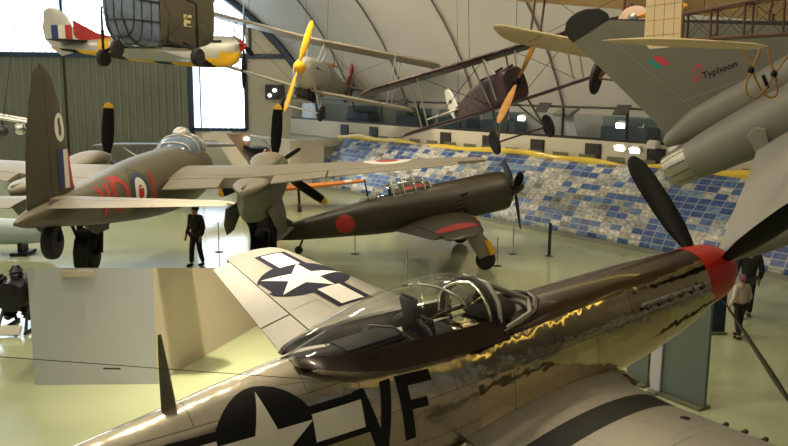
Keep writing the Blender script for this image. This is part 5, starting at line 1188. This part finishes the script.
def grey_plane():
    t = thing('monoplane', 'dark grey high-wing aeroplane far behind the olive bomber cockpit', 'aircraft', at(160, 158, 36), rot(-82, 6, 0))
    mb = MB(); fuselage(mb, [(0, .2, -.2, .2, 2), (-.5, .5, -.6, .5), (-2, .7, -.8, .6), (-4, .55, -.6, .5), (-8, .2, 0, .1)], 24, 3); mb.build('fuselage', 'grey_plane', t)
    for s in (-1, 1):
        mb = MB(); wing(mb, rtip([(.2, -1.2, 1.9, .62, .1), (2.0, -1.3, 1.6, .62, .14), (2.7, -1.45, 1.1, .62, .14)], 3.3), 0, 1, s); mb.build('wing', 'grey_plane', t)
        mb = MB(); wing(mb, rtip([(.1, -6.9, 1.1, .1, .1), (1.4, -7.2, .6, .1, .1)], 1.7), 0, 1, s); mb.build('tailplane', 'grey_plane', t)
        mb = MB(); mb.tube([(-1.5, s * .4, -.5), (-1.6, s * 2.0, .62)], .04, 6); mb.build('wing_strut', 'white', t)
        z = -t.location.z + .36; wheel(t, (-1.2, s * 1.1, z), .34, .16); mb = MB(); mb.tube([(-1.4, s * .4, -.6), (-1.2, s * 1.05, z)], .06, 6); mb.build('gear_leg', 'dark_metal', t)
    mb = MB(); wing(mb, rtip([(.1, -6.7, 1.4, 0, .09), (.8, -7.1, 1.0, 0, .09)], 1.1), 0, 1, 1, True); mb.build('fin', 'grey_plane', t)
grey_plane()
def pale_plane():
    t = thing('aeroplane_float', 'pale blue rounded aircraft float on the floor at far left edge', 'aircraft part', gz(20, 254), rot(3, 0, 0))
    mb = MB(); fuselage(mb, [(1.05, .62, .5, .03), (.95, .82, .42, .2), (.5, 1.0, .34, .36), (-.6, 1.08, .3, .42), (-3, 1.05, .32, .42), (-5, .8, .5, .1)], 24, 4); mb.build('hull', 'pale_blue', t)
    for x in (.1, -2.5): 
        mb = MB(); mb.box((x, 0, .05), (.5, .8, .1), 0, None, .02); mb.box((x, 0, .22), (.12, .5, .3)); mb.build('cradle', 'black', t)
pale_plane()

# ================================================================== PEOPLE
def skin(name, joints, edges, radii, m, parent, root=0, sub=1):
    me = bpy.data.meshes.new(name); me.from_pydata(joints, edges, []); o = bpy.data.objects.new(name, me); COL.objects.link(o)
    o.modifiers.new('s', 'SKIN'); sd = o.modifiers.new('d', 'SUBSURF'); sd.levels = sub; sd.render_levels = sub
    for i, r in enumerate(radii): me.skin_vertices[0].data[i].radius = r if hasattr(r, '__len__') else (r, r); me.skin_vertices[0].data[i].use_root = (i == root)
    bpy.context.view_layer.update(); dg = bpy.context.evaluated_depsgraph_get(); m2 = bpy.data.meshes.new_from_object(o.evaluated_get(dg)); m2.name = name
    bpy.data.objects.remove(o); m2.materials.clear(); m2.materials.append(M[m])
    for p in m2.polygons: p.use_smooth = True
    o = bpy.data.objects.new(name, m2); COL.objects.link(o); o.parent = parent; return o
def person(pos, h, yaw, label, top, legs, hair, arms='down', stride=.12):
    k = h / 1.75; t = thing('person', label, 'person', pos, Matrix.Rotation(rad(yaw), 3, 'Z'), k)
    A = lambda s: ((.20 * s, .0, 1.43), (.27 * s, -.03, 1.13), (.27 * s, .10, .90), (.265 * s, .14, .80)) if arms == 'down' else ((.20 * s, .0, 1.43), (.27 * s, .0, 1.16), (.14 * s, .25, 1.12), (.06 * s, .31, 1.14))
    J = [(0, 0, .95), (0, -.01, 1.15), (0, 0, 1.38), (0, .01, 1.50), (0, .02, 1.58), (0, .03, 1.67)]; Ed = [(0, 1), (1, 2), (2, 3), (3, 4), (4, 5)]; Rr = [(.15, .11), (.13, .10), (.16, .10), (.055, .055), (.085, .095), (.075, .09)]
    armj = {}; legj = {}
    for s in (-1, 1):
        b0 = len(J); a = A(s); J += list(a); Ed += [(2, b0), (b0, b0 + 1), (b0 + 1, b0 + 2), (b0 + 2, b0 + 3)]; Rr += [.055, .045, .035, .035]; armj[s] = a
        hand = a[3]; 
        for f in range(5):   # five fingers
            dx = (-.028 + .014 * f); i0 = len(J); ln = (.055, .075, .08, .075, .06)[f]
            if f == 0: J += [(hand[0] - .03 * s, hand[1] + .03, hand[2] - .03)]
            else: J += [(hand[0] + .01 * s * (f - 2), hand[1] + dx, hand[2] - ln)]
            Ed += [(b0 + 3, i0)]; Rr += [.009]
        l = ((.09 * s, 0, .90), (.10 * s, stride * s * .4 + .03, .50), (.105 * s, stride * s - .02, .09), (.11 * s, stride * s + .14, .035)); b0 = len(J); J += list(l); Ed += [(0, b0), (b0, b0 + 1), (b0 + 1, b0 + 2), (b0 + 2, b0 + 3)]; Rr += [.085, .06, .042, .035]; legj[s] = l
    skin('body', J, Ed, Rr, 'skin', t)
    TJ = [(0, 0, .90), (0, -.01, 1.15), (0, 0, 1.38), (0, .01, 1.48)]; TE = [(0, 1), (1, 2), (2, 3)]; TR = [(.18, .14), (.165, .13), (.185, .125), (.08, .075)]
    for s in (-1, 1): b0 = len(TJ); TJ += list(armj[s][:3]); TE += [(2, b0), (b0, b0 + 1), (b0 + 1, b0 + 2)]; TR += [.075, .065, .052]
    skin('jacket', TJ, TE, TR, top, t, 0, 2)
    LJ = [(0, 0, .97)]; LE = []; LR = [(.165, .125)]
    for s in (-1, 1): b0 = len(LJ); LJ += [legj[s][0], legj[s][1], (legj[s][2][0], legj[s][2][1], .10)]; LE += [(0, b0), (b0, b0 + 1), (b0 + 1, b0 + 2)]; LR += [.10, .078, .065]
    skin('trousers', LJ, LE, LR, legs, t, 0, 2)
    for s in (-1, 1): mb = MB(); q = legj[s]; mb.ell((q[2][0], q[2][1] + .07, .045), (.05, .145, .045), 0, 8); mb.build('shoe', 'black', t)
    mb = MB(); mb.ell((0, -.005, 1.66), (.098, .112, .115), 0, 10); mb.build('hair', hair, t)
    mb = MB(); mb.ell((0, .125, 1.605), (.014, .025, .02), 0, 6); mb.build('nose', 'skin', t)
    return t
person(gz(197, 266), 1.74, 150, 'person in dark jacket and dark trousers standing under the olive bomber', 'cloth_brown', 'cloth_dark', 'hair')
person(gz(738, 338), 1.33, 20, 'smaller person in white top and dark trousers below the red spinner', 'cloth_white', 'cloth_dark', 'cloth_purple')
person(gz(745, 318), 1.72, -10, 'taller person in all dark clothes behind the white-topped one', 'cloth_dark', 'cloth_dark', 'hair')
